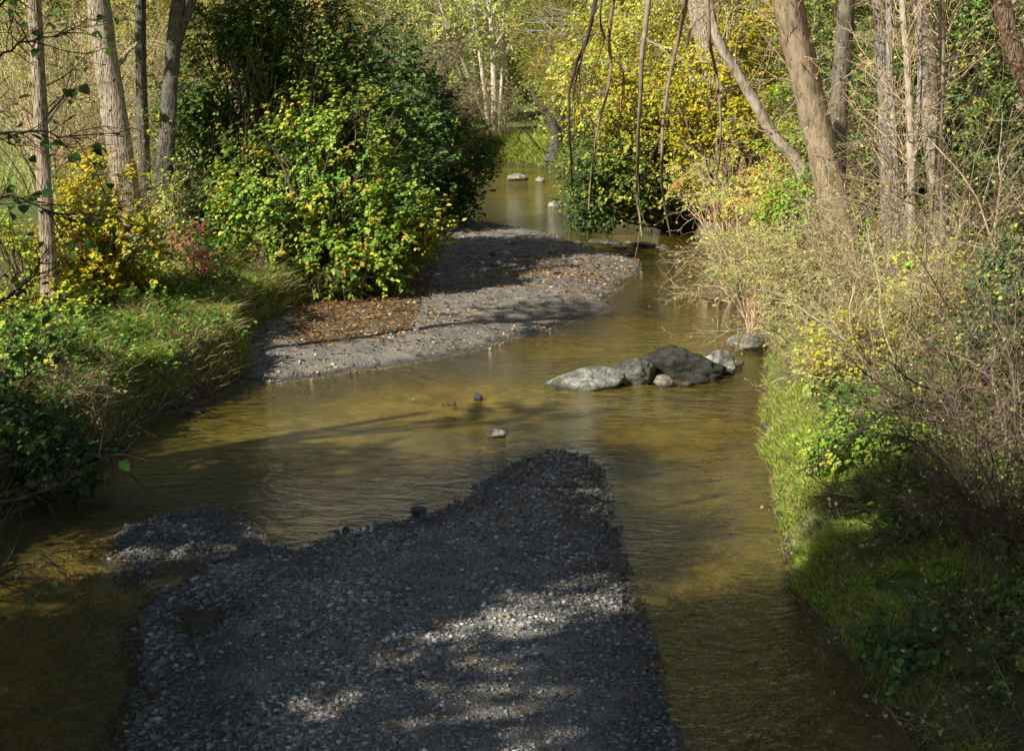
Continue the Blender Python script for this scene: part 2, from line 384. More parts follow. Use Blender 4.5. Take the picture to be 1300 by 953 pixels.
def ground_mat():
    m, t, out = newmat("valley_ground"); n = N(t)
    pos = n("NewGeometry").outputs["Position"]
    sep = n("SeparateColor"); n.link(n.attr("Zone"), sep.inputs[0]); grav, gras, litt = sep.outputs[0], sep.outputs[1], sep.outputs[2]
    z = n("SeparateXYZ"); n.link(pos, z.inputs[0])
    big = n.noise(pos, .8, 5); fine = n.noise(pos, 35, 4, .7)
    # gravel
    vc = n.vor(pos, 38); vd = n.vor(pos, 38, "Distance"); vc2 = n.vor(pos, 95); vd2 = n.vor(pos, 95, "Distance")
    s1 = n("SeparateColor"); n.link(vc, s1.inputs[0]); s2 = n("SeparateColor"); n.link(vc2, s2.inputs[0])
    gcol = n.ramp(n.math('ADD', n.math('MULTIPLY', s1.outputs[0], .5), n.math('MULTIPLY', s2.outputs[1], .5)),
                  [(.1, (.18, .17, .15)), (.45, (.45, .43, .37)), (.75, (.60, .57, .50)), (.95, (.74, .72, .66))])
    gcol = n.mix(n.ramp(vd, [(.25, (0, 0, 0)), (.6, (.6, .6, .6))]), gcol, (.05, .046, .04))
    sand = n.ramp(n.noise(pos, 2.2, 4), [(.45, (0, 0, 0)), (.62, (1, 1, 1))])
    gcol = n.mix(n.math('MULTIPLY', sand, .55), gcol, (.62, .50, .36))
    # soil, grass, litter
    soil = n.ramp(n.noise(pos, 6, 7, .7), [(.3, (.05, .038, .026)), (.55, (.15, .115, .075)), (.75, (.28, .22, .155))])
    grs = n.ramp(n.noise(pos, 9, 6, .75), [(.3, (.08, .10, .025)), (.5, (.19, .23, .055)), (.72, (.38, .37, .13))])
    lv = n.vor(pos, 19); s3 = n("SeparateColor"); n.link(lv, s3.inputs[0])
    lit = n.ramp(s3.outputs[0], [(0, (.09, .055, .03)), (.35, (.30, .19, .10)), (.6, (.46, .32, .18)), (.85, (.60, .47, .30)), (1, (.60, .34, .09))])
    lit = n.mix(n.ramp(n.vor(pos, 19, "Distance"), [(.3, (0, 0, 0)), (.7, (.7, .7, .7))]), lit, (.03, .02, .012))
    def edge(f): return n.ramp(n.math('ADD', f, n.math('MULTIPLY', n.math('SUBTRACT', n.noise(pos, 3.5, 6, .7), .5), 1.0)), [(.42, (0, 0, 0)), (.58, (1, 1, 1))])
    c = n.mix(edge(litt), soil, lit); c = n.mix(edge(gras), c, grs); c = n.mix(edge(grav), c, gcol)
    c = n.mix(.35, c, n.ramp(big, [(.3, (.6, .6, .6)), (.7, (1.2, 1.2, 1.2))]), 'MULTIPLY')
    wet = n.ramp(n.math('ADD', z.outputs[2], n.math('MULTIPLY', n.math('SUBTRACT', big, .5), .12)), [(.03, (1, 1, 1)), (.085, (0, 0, 0))])
    under = n.ramp(z.outputs[2], [(0.0, (1, 1, 1)), (.003, (0, 0, 0))])
    bedc = n.ramp(n.math('ADD', n.math('MULTIPLY', s1.outputs[0], .45), n.math('MULTIPLY', n.noise(pos, 2.1, 6, .7), .6)), [(.25, (.26, .18, .06)), (.5, (.60, .46, .18)), (.8, (.80, .66, .36))])
    c = n.mix(n.math('MULTIPLY', wet, .60), c, (.030, .028, .025))
    c = n.mix(under, c, bedc)
    hgt = n.math('ADD', n.math('MULTIPLY', n.math('SUBTRACT', 1.0, vd), .8), n.math('ADD', n.math('MULTIPLY', vd2, -.35), fine))
    n.link(principled(n, c, n.math('SUBTRACT', .9, n.math('MULTIPLY', wet, .5)), n.bump(hgt, .75, .03), .35), out.inputs[0]); return m
GROUND = ground_mat()
def water_mat():
    m, t, out = newmat("stream_water"); n = N(t)
    pos = n("NewGeometry").outputs["Position"]
    sep = n("SeparateColor"); n.link(n.attr("Flow"), sep.inputs[0]); rif, dep = sep.outputs[0], sep.outputs[1]
    e1 = n.noise(n.mapping(pos, (2.2, 3.6, 1)), 1.0, 3, .55, .5)
    e2 = n.noise(n.mapping(pos, (6.5, 11, 1)), 1.0, 4, .6, .8)
    e3 = n.noise(n.mapping(pos, (24, 36, 1)), 1.0, 3, .6, .3)
    h = n.math('ADD', n.math('MULTIPLY', e1, 1.0), n.math('ADD', n.math('MULTIPLY', e2, .40), n.math('MULTIPLY', e3, .045)))
    nb = n.bump(h, n.math('ADD', .10, n.math('MULTIPLY', rif, 1.5)), .45)
    silt = n("BsdfDiffuse"); n.link(n.mix(n.ramp(n.noise(n.mapping(pos, (2.5, 1.2, 1)), 1.3, 5, .65, 1.0), [(.40, (0, 0, 0)), (.62, (.6, .6, .6))]), n.ramp(n.noise(pos, .5, 5), [(.35, (.46, .33, .034)), (.65, (.74, .56, .10))]), (.20, .17, .045)), silt.inputs[0])
    tr = n("BsdfTransparent"); n.link(n.mix(dep, (.93, .86, .64), (.80, .64, .26)), tr.inputs[0])
    murk = n.math('ADD', .04, n.math('MULTIPLY', dep, .66), True)
    body = n("MixShader"); n.link(murk, body.inputs[0]); n.link(tr.outputs[0], body.inputs[1]); n.link(silt.outputs[0], body.inputs[2])
    fr = n("Fresnel"); fr.inputs[0].default_value = 1.34; n.link(nb, fr.inputs[1])
    gl = n("BsdfGlossy"); gl.inputs["Roughness"].default_value = .06; n.link(nb, gl.inputs["Normal"])
    ms = n("MixShader"); n.link(n.math('MULTIPLY', fr.outputs[0], 2.0, True), ms.inputs[0]); n.link(body.outputs[0], ms.inputs[1]); n.link(gl.outputs[0], ms.inputs[2])
    n.link(ms.outputs[0], out.inputs[0]); return m
WATER = water_mat()

# ------------------------------------------------------------------ ground and water
def axis_y():
    ys = [-14.0]
    while ys[-1] < 260: ys.append(ys[-1] + max(.06, .0052*abs(ys[-1])) if ys[-1] > 6 else ys[-1] + (.4 if ys[-1] < 5 else .1))
    return np.array(ys)
def axis_x():
    xs = [0.0]
    while xs[-1] < 170: xs.append(xs[-1] + (.075 if xs[-1] < 7.5 else min(4, .075*(xs[-1]/7.5)**2.2)))
    xs = np.array(xs); return np.concatenate([-xs[:0:-1], xs])
ys, xs = axis_y(), axis_x()
X, Y = np.meshgrid(xs, ys)
Z, S_, B1, B2 = terrain(X.ravel(), Y.ravel(), True)
x_, y_ = X.ravel(), Y.ravel(); out_d = np.maximum(-S_, 0)
gravel = np.where(S_ > -.1, 1.0, 0.0)
right = (x_ > 0.5) & (y_ < 66)
gr_right = (1-smooth((out_d-np.where(y_ < 14.5, 1.3, 1.9))/1.0))*(y_ < 24) + .55*(y_ >= 24)
gr_left = np.where(y_ < 20, .50, .55) + .25*fbm(x_, y_, .6, 3) + .35*smooth((out_d-6)/5)
grass_m = np.where(right, gr_right*.9, gr_left)
grass_m = np.where(y_ > 80, .62, grass_m)*(out_d > .12)
# leaf litter lies thick under the hazel at the back of the beach
lit_m = np.where(S_ > -.1, 0, .62+.2*fbm(x_, y_, .5, 3))
back = smooth((B2-.9)/.9)*(x_ < -1.9)*(y_ < 40)
gravel = np.where(S_ > 0, 1-back*.75, np.where(S_ > -.3, .2*(x_ < 1), 0)); lit_m = np.maximum(lit_m, back*.85)
zone = np.stack([gravel, np.clip(grass_m, 0, 1), np.clip(lit_m, 0, 1)], 1)
idx = np.arange(len(x_)).reshape(X.shape)
F = np.stack([idx[:-1, :-1], idx[:-1, 1:], idx[1:, 1:], idx[1:, :-1]], -1).reshape(-1, 4)
gme = mesh_from("ground", np.stack([x_, y_, Z], 1), [F], GROUND, {"Zone": zone}, True)
tag(ob("ground", gme), kind="structure")

wx = np.arange(-46, 12, .25); wy = np.concatenate([np.arange(-12, 8, .5), np.arange(8, 40, .2), np.arange(40, 99, .4)])
WX, WY = np.meshgrid(wx, wy); a, b = WX.ravel(), WY.ravel()
wz, ws, _, _ = terrain(a, b, True)
depth = np.clip(-wz/.42, 0, 1)
rif = .10+.22*fbm(a, b, .35, 3)
def blobr(px, py, r, v): c = G(px, py); return v*np.exp(-((a-c[0])**2+((b-c[1])*.8)**2)/r**2)
for px, py, r, v in [(900, 830, 1.9, .95), (60, 800, 2.0, .9), (100, 900, 2.5, .9), (560, 515, 1.6, .55), (420, 590, 1.5, .45), (830, 560, 1.1, .45), (930, 545, .8, .4), (760, 312, 1.5, .5), (40, 720, 1.6, .6), (960, 900, 1.8, .9), (700, 440, 1.3, .35)]:
    rif = np.maximum(rif, blobr(px, py, r, v))
flow = np.stack([np.clip(rif, .05, 1), depth, np.zeros_like(a)], 1)
idx = np.arange(len(a)).reshape(WX.shape)
F = np.stack([idx[:-1, :-1], idx[:-1, 1:], idx[1:, 1:], idx[1:, :-1]], -1).reshape(-1, 4)
keep = (ws.ravel()[F].max(1) > -.5)
F = F[keep]; used = np.unique(F); re = np.full(len(a), -1); re[used] = np.arange(len(used))
wme = mesh_from("water", np.stack([a, b, np.zeros_like(a)], 1)[used], [re[F]], WATER, {"Flow": flow[used]}, True)
tag(ob("water", wme), kind="structure")

# ------------------------------------------------------------------ rocks
import bmesh
from mathutils import noise as mnoise
def rock(name, pos, size, rz, seed, tint, label, cat="rock", group=None, sub=4, cuts=9, rough=.10, sink=.25, tilt=0.0):
    r = np.random.default_rng(seed)
    bm = bmesh.new(); bmesh.ops.create_icosphere(bm, subdivisions=sub, radius=1)
    V = np.array([v.co[:] for v in bm.verts]); F = np.array([[v.index for v in f.verts] for f in bm.faces]); bm.free()
    for k in range(cuts):
        n = nrm(r.normal(size=3)); d = r.uniform(.62, .9); h = V@n; over = np.maximum(h-d, 0); V = V - n*(over*.88)[:, None]
    off = Vector(r.uniform(0, 50, 3))
    nz = np.array([mnoise.fractal(Vector(v)*1.5+off, .8, 2.1, 6)+.7*mnoise.ridged_multi_fractal(Vector(v)*2.3+off, 1.0, 2.0, 4, 1.0, 2.0)-.7 for v in V])
    V = V*(1+rough*nz)[:, None]
    V = V*np.array(size)*.5*1.12
    if tilt: c, s = math.cos(tilt), math.sin(tilt); V = np.stack([V[:, 0]*c+V[:, 2]*s, V[:, 1], -V[:, 0]*s+V[:, 2]*c], 1)
    me = mesh_from(name, V, [F], ROCK, {"Col": np.tile(tint, (len(V), 1))}, True)
    o = ob(name, me, None, (pos[0], pos[1], pos[2]+size[2]*(.5-sink))); o.rotation_euler.z = rz
    return tag(o, label, cat, group)
def wrock(px, py, wpx, hpx, dep, seed, tint, label, rz=0, sink=.25, zoff=0.0, group=None, **k):
    p = G(px, py, 0.0); m = p[1]/FPX; hpx = max(hpx-.7*dep/m*CAM_H/p[1], .7*hpx); W, H = wpx*m, hpx*m/(1-sink)
    return rock("boulder" if wpx > 60 else "stone", (p[0], p[1], zoff), (W, dep, H), rz, seed, tint, label, "boulder" if wpx > 60 else "stone", group, 5 if wpx > 55 else 4 if wpx > 25 else 3, sink=sink, **k)
wrock(744, 489, 102, 32, .75, 11, (1.15, 1.15, 1.08), "long flat pale grey boulder at the left end of the row across the stream", .08, .35, rough=.07)
wrock(806, 484, 58, 36, .7, 12, (.75, .77, .72), "mid grey angular boulder wedged between the flat boulder and the big dark one", .5, .3)
wrock(862, 478, 100, 48, .8, 13, (.20, .20, .18), "biggest darkest boulder of the row across the stream", -.2, .3, rough=.16)
wrock(843, 490, 24, 18, .25, 14, (1.15, 1.05, .9), "small rounded pale stone in the water in front of the dark boulder", 0, .25)
wrock(915, 470, 38, 30, .5, 15, (1.5, 1.5, 1.45), "whitish rounded stone right of the big dark boulder", .3, .3)
wrock(922, 474, 22, 9, .25, 16, (.3, .3, .3), "small black wet stone below the whitish one", 0, .3)
wrock(948, 446, 48, 22, .6, 17, (1.2, 1.15, 1.1), "cracked pale slab against the right bank at the end of the row", -.4, .2, zoff=.06)
wrock(930, 462, 22, 13, .35, 18, (1.0, .9, .8), "brownish grey stone between the whitish stone and the bank slab", .9, .25)
wrock(630, 552, 24, 11, .3, 21, (2.2, 2.1, 2.0), "white flat stone alone in midstream above the gravel tip", .2, .35)
wrock(607, 508, 11, 11, .14, 22, (.4, .38, .36), "dark pointed stone sticking up from the riffle in midstream", .2, .25)
wrock(570, 514, 18, 5, .2, 23, (.85, .6, .35), "low rusty brown stone in the riffle left of the pointed one", .4, .45)
wrock(886, 486, 26, 12, .3, 19, (.25, .25, .22), "low black wet stone at the foot of the big dark boulder", .3, .3)
wrock(872, 489, 16, 8, .2, 20, (.7, .66, .55), "small brown stone between the round pale stone and the black one", .8, .3)
wrock(602, 522, 12, 4, .15, 24, (.9, .75, .55), "small tan stone barely above the riffle", .4, .45)
wrock(533, 648, 20, 8, .22, 25, (.75, .8, .85), "bluish grey stone in the still water beside the gravel bar", .1, .35)
wrock(440, 673, 10, 6, .12, 26, (.35, .35, .35), "small black stone at the water line left of the gravel bar", .1, .35)
wrock(248, 522, 26, 5, .3, 27, (1.3, 1.25, 1.2), "pale stone washed by the water under the left bank", .2, .5)
wrock(656, 229, 26, 10, .9, 31, (1.7, 1.65, 1.55), "round white boulder in midstream below the far grassy bank", .1, .3)
wrock(686, 231, 12, 7, .5, 32, (1.3, 1.25, 1.1), "small pointed pale stone right of the round white boulder far off", .4, .3)
wrock(707, 262, 26, 8, .8, 33, (1.6, 1.5, 1.4), "white stone at the foot of the dark overhanging bush", .2, .4)
wrock(838, 266, 34, 12, .8, 34, (1.3, 1.3, 1.3), "grey slab on the right bank just past the overhanging bush", .1, .3, zoff=.05)
wrock(868, 260, 26, 12, .8, 35, (1.6, 1.55, 1.5), "pale block on the right bank farthest along behind the hanging twigs", .5, .3, zoff=.1)
spur = [(722, 315, 22, 9, .6, ""), (741, 322, 30, 7, .4, ""), (755, 308, 16, 6, .7, ""), (775, 311, 34, 8, .4, ""), (800, 309, 14, 5, .7, ""), (818, 314, 30, 8, .3, ""), (796, 324, 14, 7, .15, ""), (768, 323, 20, 4, .4, ""), (842, 318, 18, 9, .5, ""), (706, 321, 14, 5, .8, ""), (732, 309, 10, 4, .9, ""), (787, 316, 10, 4, .4, ""), (808, 317, 12, 4, .5, ""), (750, 316, 10, 4, .6, ""), (862, 322, 14, 5, .5, "")]
for k, (px, py, a1, b1_, tt, kd) in enumerate(spur):
    wrock(px, py, a1, b1_, .45, 40+k, (tt*1.6, tt*1.55, tt*1.45), "wet stone in the low ridge running out from the tip of the beach", k*.7, .3, group="stones of the ridge off the beach tip")
for k, (px, py, a1) in enumerate([(626, 326, 16), (640, 324, 12), (648, 311, 14), (618, 330, 10), (664, 328, 12), (672, 316, 9), (700, 322, 10), (655, 334, 10), (610, 337, 10), (630, 338, 18), (690, 310, 9), (606, 322, 7)]):
    p = G(px, py, .2); z = tz(p[0], p[1])
    rock("stone", (p[0], p[1], z), (a1*M2(p[1])*1.1, .3, a1*M2(p[1])*.55), k*.9, 60+k, (1.6, 1.55, 1.5) if k != 9 else (.9, 1., 1.1), "pale stone lying among the cobbles at the upstream end of the beach", "stone", "pale stones at the head of the beach", 3)

# ------------------------------------------------------------------ pebbles, fallen leaves
ico = None
def scatter_poly(poly, n, dens=lambda y: np.minimum(1, 11/y)):
    lo = poly.min(0); hi = poly.max(0); P = np.zeros((0, 2))
    while len(P) < n:
        q = rng.uniform(lo, hi, (n*3, 2)); q = q[q[:, 1] > 8.0]
        q = q[(sdf(poly, q[:, 0], q[:, 1]) > -.25) & (rng.random(len(q)) < dens(q[:, 1]))]
        P = np.concatenate([P, q])
    return P[:n]
bm = bmesh.new(); bmesh.ops.create_icosphere(bm, subdivisions=1, radius=1)
IV = np.array([v.co[:] for v in bm.verts]); IF = np.array([[v.index for v in f.verts] for f in bm.faces]); bm.free()
def pebbles(name, P, smin, smax, label, tint=(1, 1, 1), mat=None):
    n = len(P); z = terrain(P[:, 0], P[:, 1]); g = Geo()
    k = z > -.07; P, z = P[k], z[k]; n = len(P)
    pn = vnoise(P[:, 0]*1.3+3, P[:, 1]*.8); k = rng.random(n) < .35+1.1*pn; P, z, pn = P[k], z[k], pn[k]; n = len(P)
    s = smin*(smax/smin)**(rng.random(n)**3.0)*(.5+.6*pn)
    T = np.stack([IV*(1+.22*rng.normal(size=(len(IV), 1))) for _ in range(16)])[rng.integers(0, 16, n)]
    sc = np.stack([s*rng.uniform(.8, 1.5, n), s*rng.uniform(.6, 1.0, n), s*rng.uniform(.3, .65, n)], 1)
    V = T*sc[:, None]; an = rng.uniform(0, 6.28, n); c, s_ = np.cos(an)[:, None], np.sin(an)[:, None]
    V = np.stack([V[..., 0]*c-V[..., 1]*s_, V[..., 0]*s_+V[..., 1]*c, V[..., 2]+rng.uniform(-.1, .25, (n, 1))*V[..., 0]], -1)
    V += np.stack([P[:, 0], P[:, 1], z+sc[:, 2]*.4], 1)[:, None]
    cs = 2.0*np.array([(.20, .19, .17), (.30, .29, .26), (.12, .115, .11), (.38, .36, .31), (.26, .21, .15), (.52, .50, .47), (.17, .18, .19)])
    C = cs[rng.choice(7, n, p=[.26, .22, .2, .1, .12, .05, .05])]*rng.uniform(.7, 1.3, (n, 1))*np.array(tint)
    i = np.arange(n)[:, None, None]*len(IV)
    g.add(V, [(i+IF[None]).reshape(-1, 3)], np.repeat(C, len(IV), 0))
    o = g.build(name, mat or PEBBLE); return tag(o, label, "gravel", kind="stuff")
pebbles("gravel", scatter_poly(BAR1, 84000), .0075, .042, "dark grey river gravel covering the bar in the foreground")
pebbles("gravel", scatter_poly(BAR2, 11000, lambda y: np.minimum(1, 24/y)), .010, .055, "pale grey gravel and cobbles on the beach below the hazel", (1.25, 1.05, .80), BEACHPEBBLE)
q = G(410, 615)[:2]+rng.normal(size=(1500, 2))*np.array([1.3, 1.1])
q = np.concatenate([q, G(790, 565)[:2]+rng.normal(size=(350, 2))*np.array([.5, .6])])
bed = np.concatenate([q, G(1010, 800)[:2]+rng.normal(size=(1500, 2))*np.array([.35, 1.5]), G(1060, 850)[:2]+rng.normal(size=(700, 2))*np.array([.3, .6]), G(300, 512)[:2]+rng.normal(size=(300, 2))*np.array([.8, .5])])
pebbles("gravel", bed, .015, .06, "small dark stones along the foot of the banks")
ORANGE = [((.20, .10, .03), 4), ((.25, .15, .045), 3), ((.12, .07, .035), 5), ((.24, .18, .07), 1.5), ((.075, .05, .03), 5)]
def fallen(P, size, label, pal=ORANGE):
    z = terrain(P[:, 0], P[:, 1]); k = z > .01; P, z = P[k], z[k]; n = len(P); g = Geo()
    up = nrm(np.array([0, 0, 1.0])+rdir(n)*.45); s = size*rng.uniform(.6, 1.3, n)
    leaves(g, np.stack([P[:, 0], P[:, 1], z+.025+rng.random(n)*.025], 1), up, rdir(n), s, palpick(pal, n))
    tag(g.build("fallen_leaves", LEAF), label, "leaves", kind="stuff")
P = scatter_poly(BAR1, 7000); dc = G(690, 640)[:2]
P = P[rng.random(len(P)) < .18+.82*np.exp(-((P[:, 0]-dc[0])**2+(P[:, 1]-dc[1])**2*.4)/2.2)]
fallen(P, .042, "orange brown leaves fallen over the foreground gravel bar")
P = scatter_poly(BAR2, 26000, lambda y: np.minimum(1, 30/y))
c1 = G(730, 358)[:2]; c2 = G(430, 440)[:2]; c3 = G(440, 405)[:2]
wgt = 1.0*np.exp(-((P[:, 0]-c1[0])**2/5+(P[:, 1]-c1[1])**2/6)) + .45*np.exp(-((P[:, 0]-c2[0])**2/7+(P[:, 1]-c2[1])**2/2)) + 1.0*np.exp(-((P[:, 0]-c3[0])**2/4+(P[:, 1]-c3[1])**2/4))
P = P[rng.random(len(P)) < wgt*.6+.05]
fallen(P, .075, "orange and brown leaves drifted over the beach below the hazel")

# ------------------------------------------------------------------ grass and low plants
def region(n, x0, x1, y0, y1, test, dens=None):
    P = np.zeros((0, 3))
    while len(P) < n:
        q = np.stack([rng.uniform(x0, x1, n*2), rng.uniform(y0, y1, n*2)], 1)
        z, s, _, _ = terrain(q[:, 0], q[:, 1], True)
        k = test(q[:, 0], q[:, 1], -s, z)
        if dens is not None: k &= rng.random(len(q)) < dens(q[:, 0], q[:, 1], -s)
        P = np.concatenate([P, np.stack([q[k, 0], q[k, 1], z[k]], 1)])
    return P[:n]
def grass(name, P, h, wd, pal, label, lean=.55, cat="grass"):
    n = len(P); r = rng; hh = h*r.uniform(.45, 1.25, n)[:, None]*(.4+1.2*vnoise(P[:, 0]*2.7, P[:, 1]*2.7+50)[:, None])
    d = nrm(np.array([0, 0, 1.0])+rdir(n)*lean*np.array([1, 1, .3])); sd = rdir(n)*np.array([1, 1, .15]); b = nrm(np.cross(d, sd))*wd*r.uniform(.7, 1.3, (n, 1))
    bend = nrm(d*np.array([1, 1, 0])+1e-4)*hh
    m = P+d*hh*.55+bend*.06; tip = P+d*hh*.9+bend*.34-np.array([0, 0, .12])*hh
    V = np.stack([P-b, P+b, m+b*.8, m-b*.8, tip], 1); i = np.arange(n)[:, None]*5
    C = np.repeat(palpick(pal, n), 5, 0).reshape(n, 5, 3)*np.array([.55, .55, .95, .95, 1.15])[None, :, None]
    g = Geo(); g.add(V, [i+np.array([[0, 1, 2, 3]]), i+np.array([[3, 2, 4]])], C.reshape(-1, 3))
    return tag(g.build(name, GRASS), label, cat, kind="stuff")
LUSH = [((.22, .33, .04), 5), ((.34, .38, .06), 4), ((.38, .36, .12), 3.5), ((.10, .17, .025), 3), ((.44, .36, .19), 2.5)]
DRY = [((.40, .31, .17), 4), ((.28, .21, .11), 4), ((.17, .20, .05), 3), ((.50, .41, .25), 2)]
LEFTG = [((.14, .25, .03), 5), ((.22, .30, .05), 4), ((.08, .14, .02), 3), ((.30, .27, .10), 2)]
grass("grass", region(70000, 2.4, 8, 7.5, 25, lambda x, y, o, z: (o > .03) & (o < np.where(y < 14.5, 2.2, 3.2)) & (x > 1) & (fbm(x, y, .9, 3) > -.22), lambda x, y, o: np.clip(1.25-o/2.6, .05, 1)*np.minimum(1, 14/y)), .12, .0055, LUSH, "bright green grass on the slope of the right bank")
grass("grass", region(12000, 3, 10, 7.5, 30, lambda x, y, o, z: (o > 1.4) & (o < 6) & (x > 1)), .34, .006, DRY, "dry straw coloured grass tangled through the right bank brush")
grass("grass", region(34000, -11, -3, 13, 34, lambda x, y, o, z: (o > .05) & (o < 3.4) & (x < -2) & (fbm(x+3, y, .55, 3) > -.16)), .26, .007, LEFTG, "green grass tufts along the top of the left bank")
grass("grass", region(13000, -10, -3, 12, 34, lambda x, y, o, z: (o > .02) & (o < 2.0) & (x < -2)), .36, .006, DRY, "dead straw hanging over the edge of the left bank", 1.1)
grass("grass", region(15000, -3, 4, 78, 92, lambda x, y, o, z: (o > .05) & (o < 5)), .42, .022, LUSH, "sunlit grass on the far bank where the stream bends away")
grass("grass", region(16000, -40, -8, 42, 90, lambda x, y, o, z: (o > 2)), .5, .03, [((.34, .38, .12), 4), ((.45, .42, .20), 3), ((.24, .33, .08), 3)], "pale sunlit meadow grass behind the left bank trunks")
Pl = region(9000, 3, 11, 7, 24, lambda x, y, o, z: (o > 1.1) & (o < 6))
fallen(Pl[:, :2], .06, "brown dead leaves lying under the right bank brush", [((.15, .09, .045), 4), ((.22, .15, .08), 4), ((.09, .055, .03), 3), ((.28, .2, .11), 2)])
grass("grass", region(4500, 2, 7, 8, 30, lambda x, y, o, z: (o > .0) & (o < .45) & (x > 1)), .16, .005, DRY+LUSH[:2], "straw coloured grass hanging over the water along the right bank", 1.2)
def cover(P, size, pal, label, hgt=.35, per=9, cat="plants"):
    n = len(P); g = Geo(); S = np.repeat(P, per, 0)
    st = shoots(P, np.array([0, 0, 1.0])+rdir(n)*.5, hgt*rng.uniform(.4, 1.2, n), 4, .15, 0)
    tubes(g, st, np.full((n, 4), .003), 3, (.10, .11, .04))
    Q = np.repeat(st, per, 0); p, tn = along(Q, rng.uniform(.2, 1, len(Q))); m = len(p)
    ax = nrm(rdir(m)*np.array([1, 1, .3])); leaves(g, p, np.array([0, 0, 1.0])+rdir(m)*.5, ax, size*rng.uniform(.6, 1.3, m), palpick(pal, m))
    tag(g.build("ground_plants", LEAF), label, cat, kind="stuff")
GREENS = [((.07, .15, .025), 4), ((.12, .22, .035), 3), ((.04, .09, .02), 3), ((.22, .26, .05), 1.5)]
cover(region(1300, -11, -4, 12.5, 31, lambda x, y, o, z: (o > .15) & (o < 4) & (x < -3) & (fbm(x, y+7, .6, 2) > -.1)), .075, GREENS, "green leafy weeds over the left bank", .42, 10)
cover(region(2600, 3.2, 9, 7.0, 20, lambda x, y, o, z: (o > .7) & (o < 5) & ((fbm(x, y+3, .7, 2) > -.05) | (y < 12))), .075, GREENS, "low green weeds on the right bank under the brush", .28, 9)
cover(region(2200, 4, 14, 18, 42, lambda x, y, o, z: (o > .8) & (o < 7)), .07, GREENS+[((.34, .34, .06), 3), ((.40, .28, .08), 2)], "mixed green and yellow weeds under the right bank trees", .6, 10)

# ------------------------------------------------------------------ trees and shrubs
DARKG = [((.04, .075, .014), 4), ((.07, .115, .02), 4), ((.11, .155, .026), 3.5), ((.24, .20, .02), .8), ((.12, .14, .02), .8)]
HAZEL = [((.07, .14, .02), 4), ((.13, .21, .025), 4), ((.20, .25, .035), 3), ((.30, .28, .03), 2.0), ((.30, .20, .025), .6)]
YELLOW = [((.30, .25, .016), 5), ((.36, .31, .025), 4), ((.25, .25, .02), 3), ((.12, .16, .02), 2.5), ((.26, .16, .015), .7)]
YGREEN = [((.22, .27, .06), 4), ((.29, .31, .08), 4), ((.13, .18, .04), 4), ((.33, .30, .08), 2)]
OLIVE = [((.24, .23, .06), 4), ((.33, .28, .09), 4), ((.13, .16, .05), 3), ((.42, .37, .15), 3)]
BEIGE = [((.36, .27, .11), 4), ((.31, .27, .08), 3), ((.22, .25, .06), 3), ((.48, .36, .14), 2)]
PINK = [((.34, .05, .085), 4), ((.25, .035, .06), 3), ((.30, .12, .10), 1), ((.12, .14, .03), 2)]
MIDG = [((.10, .17, .03), 4), ((.17, .24, .04), 3), ((.06, .11, .02), 3), ((.34, .32, .05), 1.4)]
RUST = [((.45, .22, .05), 3), ((.50, .33, .06), 3), ((.36, .33, .07), 2)]
TW_D, TW_P, TW_M = (.09, .07, .055), (.80, .60, .38), (.38, .28, .18)

def lb(px, py, Y, wpx, hpx, dep, n):       # a lobe of foliage at a surveyed place
    p = D(px, py, Y); m = M2(Y); return (p[0], p[1], p[2], wpx*m, dep, hpx*m, n)
def shrub(name, label, cat, base, lobes, pal, leaf=.085, nsub=4, nleaf=7, Ls=.5, stems=14, stem_r=.03, group=None, fine=True, twigc=TW_D, stemc=(.20, .16, .12), droop=-.06, noise_=.35, pals=None, tr=.006, width=.42, sub_limbs=2):
    e = empty(name, base, label, cat, group); b = np.array(base)
    C, O, I = lobe_pts(lobes, noise_)
    C[:, 2] = np.maximum(C[:, 2], terrain(C[:, 0], C[:, 1])+.15)
    lg, tg = Geo(), Geo(); sg = tg
    sel = list(rng.choice(len(C), min(stems, len(C)), replace=False))
    for k in range(len(lobes)):
        m = np.flatnonzero(I == k); sel += list(rng.choice(m, min(3, len(m)), replace=False)); sel += [i for i in m if np.linalg.norm((C[i]-np.array(lobes[k][:3]))/np.array(lobes[k][3:6])) > 1.02]
    for i in sel:
        s = b+np.append(rng.normal(size=2)*.10, -.15); limb(sg, s, C[i], stem_r*rng.uniform(.7, 1.3), stem_r*.25, stemc, .12, 10, 6)
    if pals is None: sprays(lg, tg, C, O, pal, nsub, nleaf, Ls, leaf, droop, fine, twigc, tr, width)
    else:
        for k, pp in enumerate(pals):
            m = I == k
            if m.any(): sprays(lg, tg, C[m], O[m], pp, nsub, nleaf, Ls, leaf, droop, fine, twigc, tr, width)
    tg.build("branches", TWIG, e, b); lg.build("foliage", LEAF, e, b)
    return e
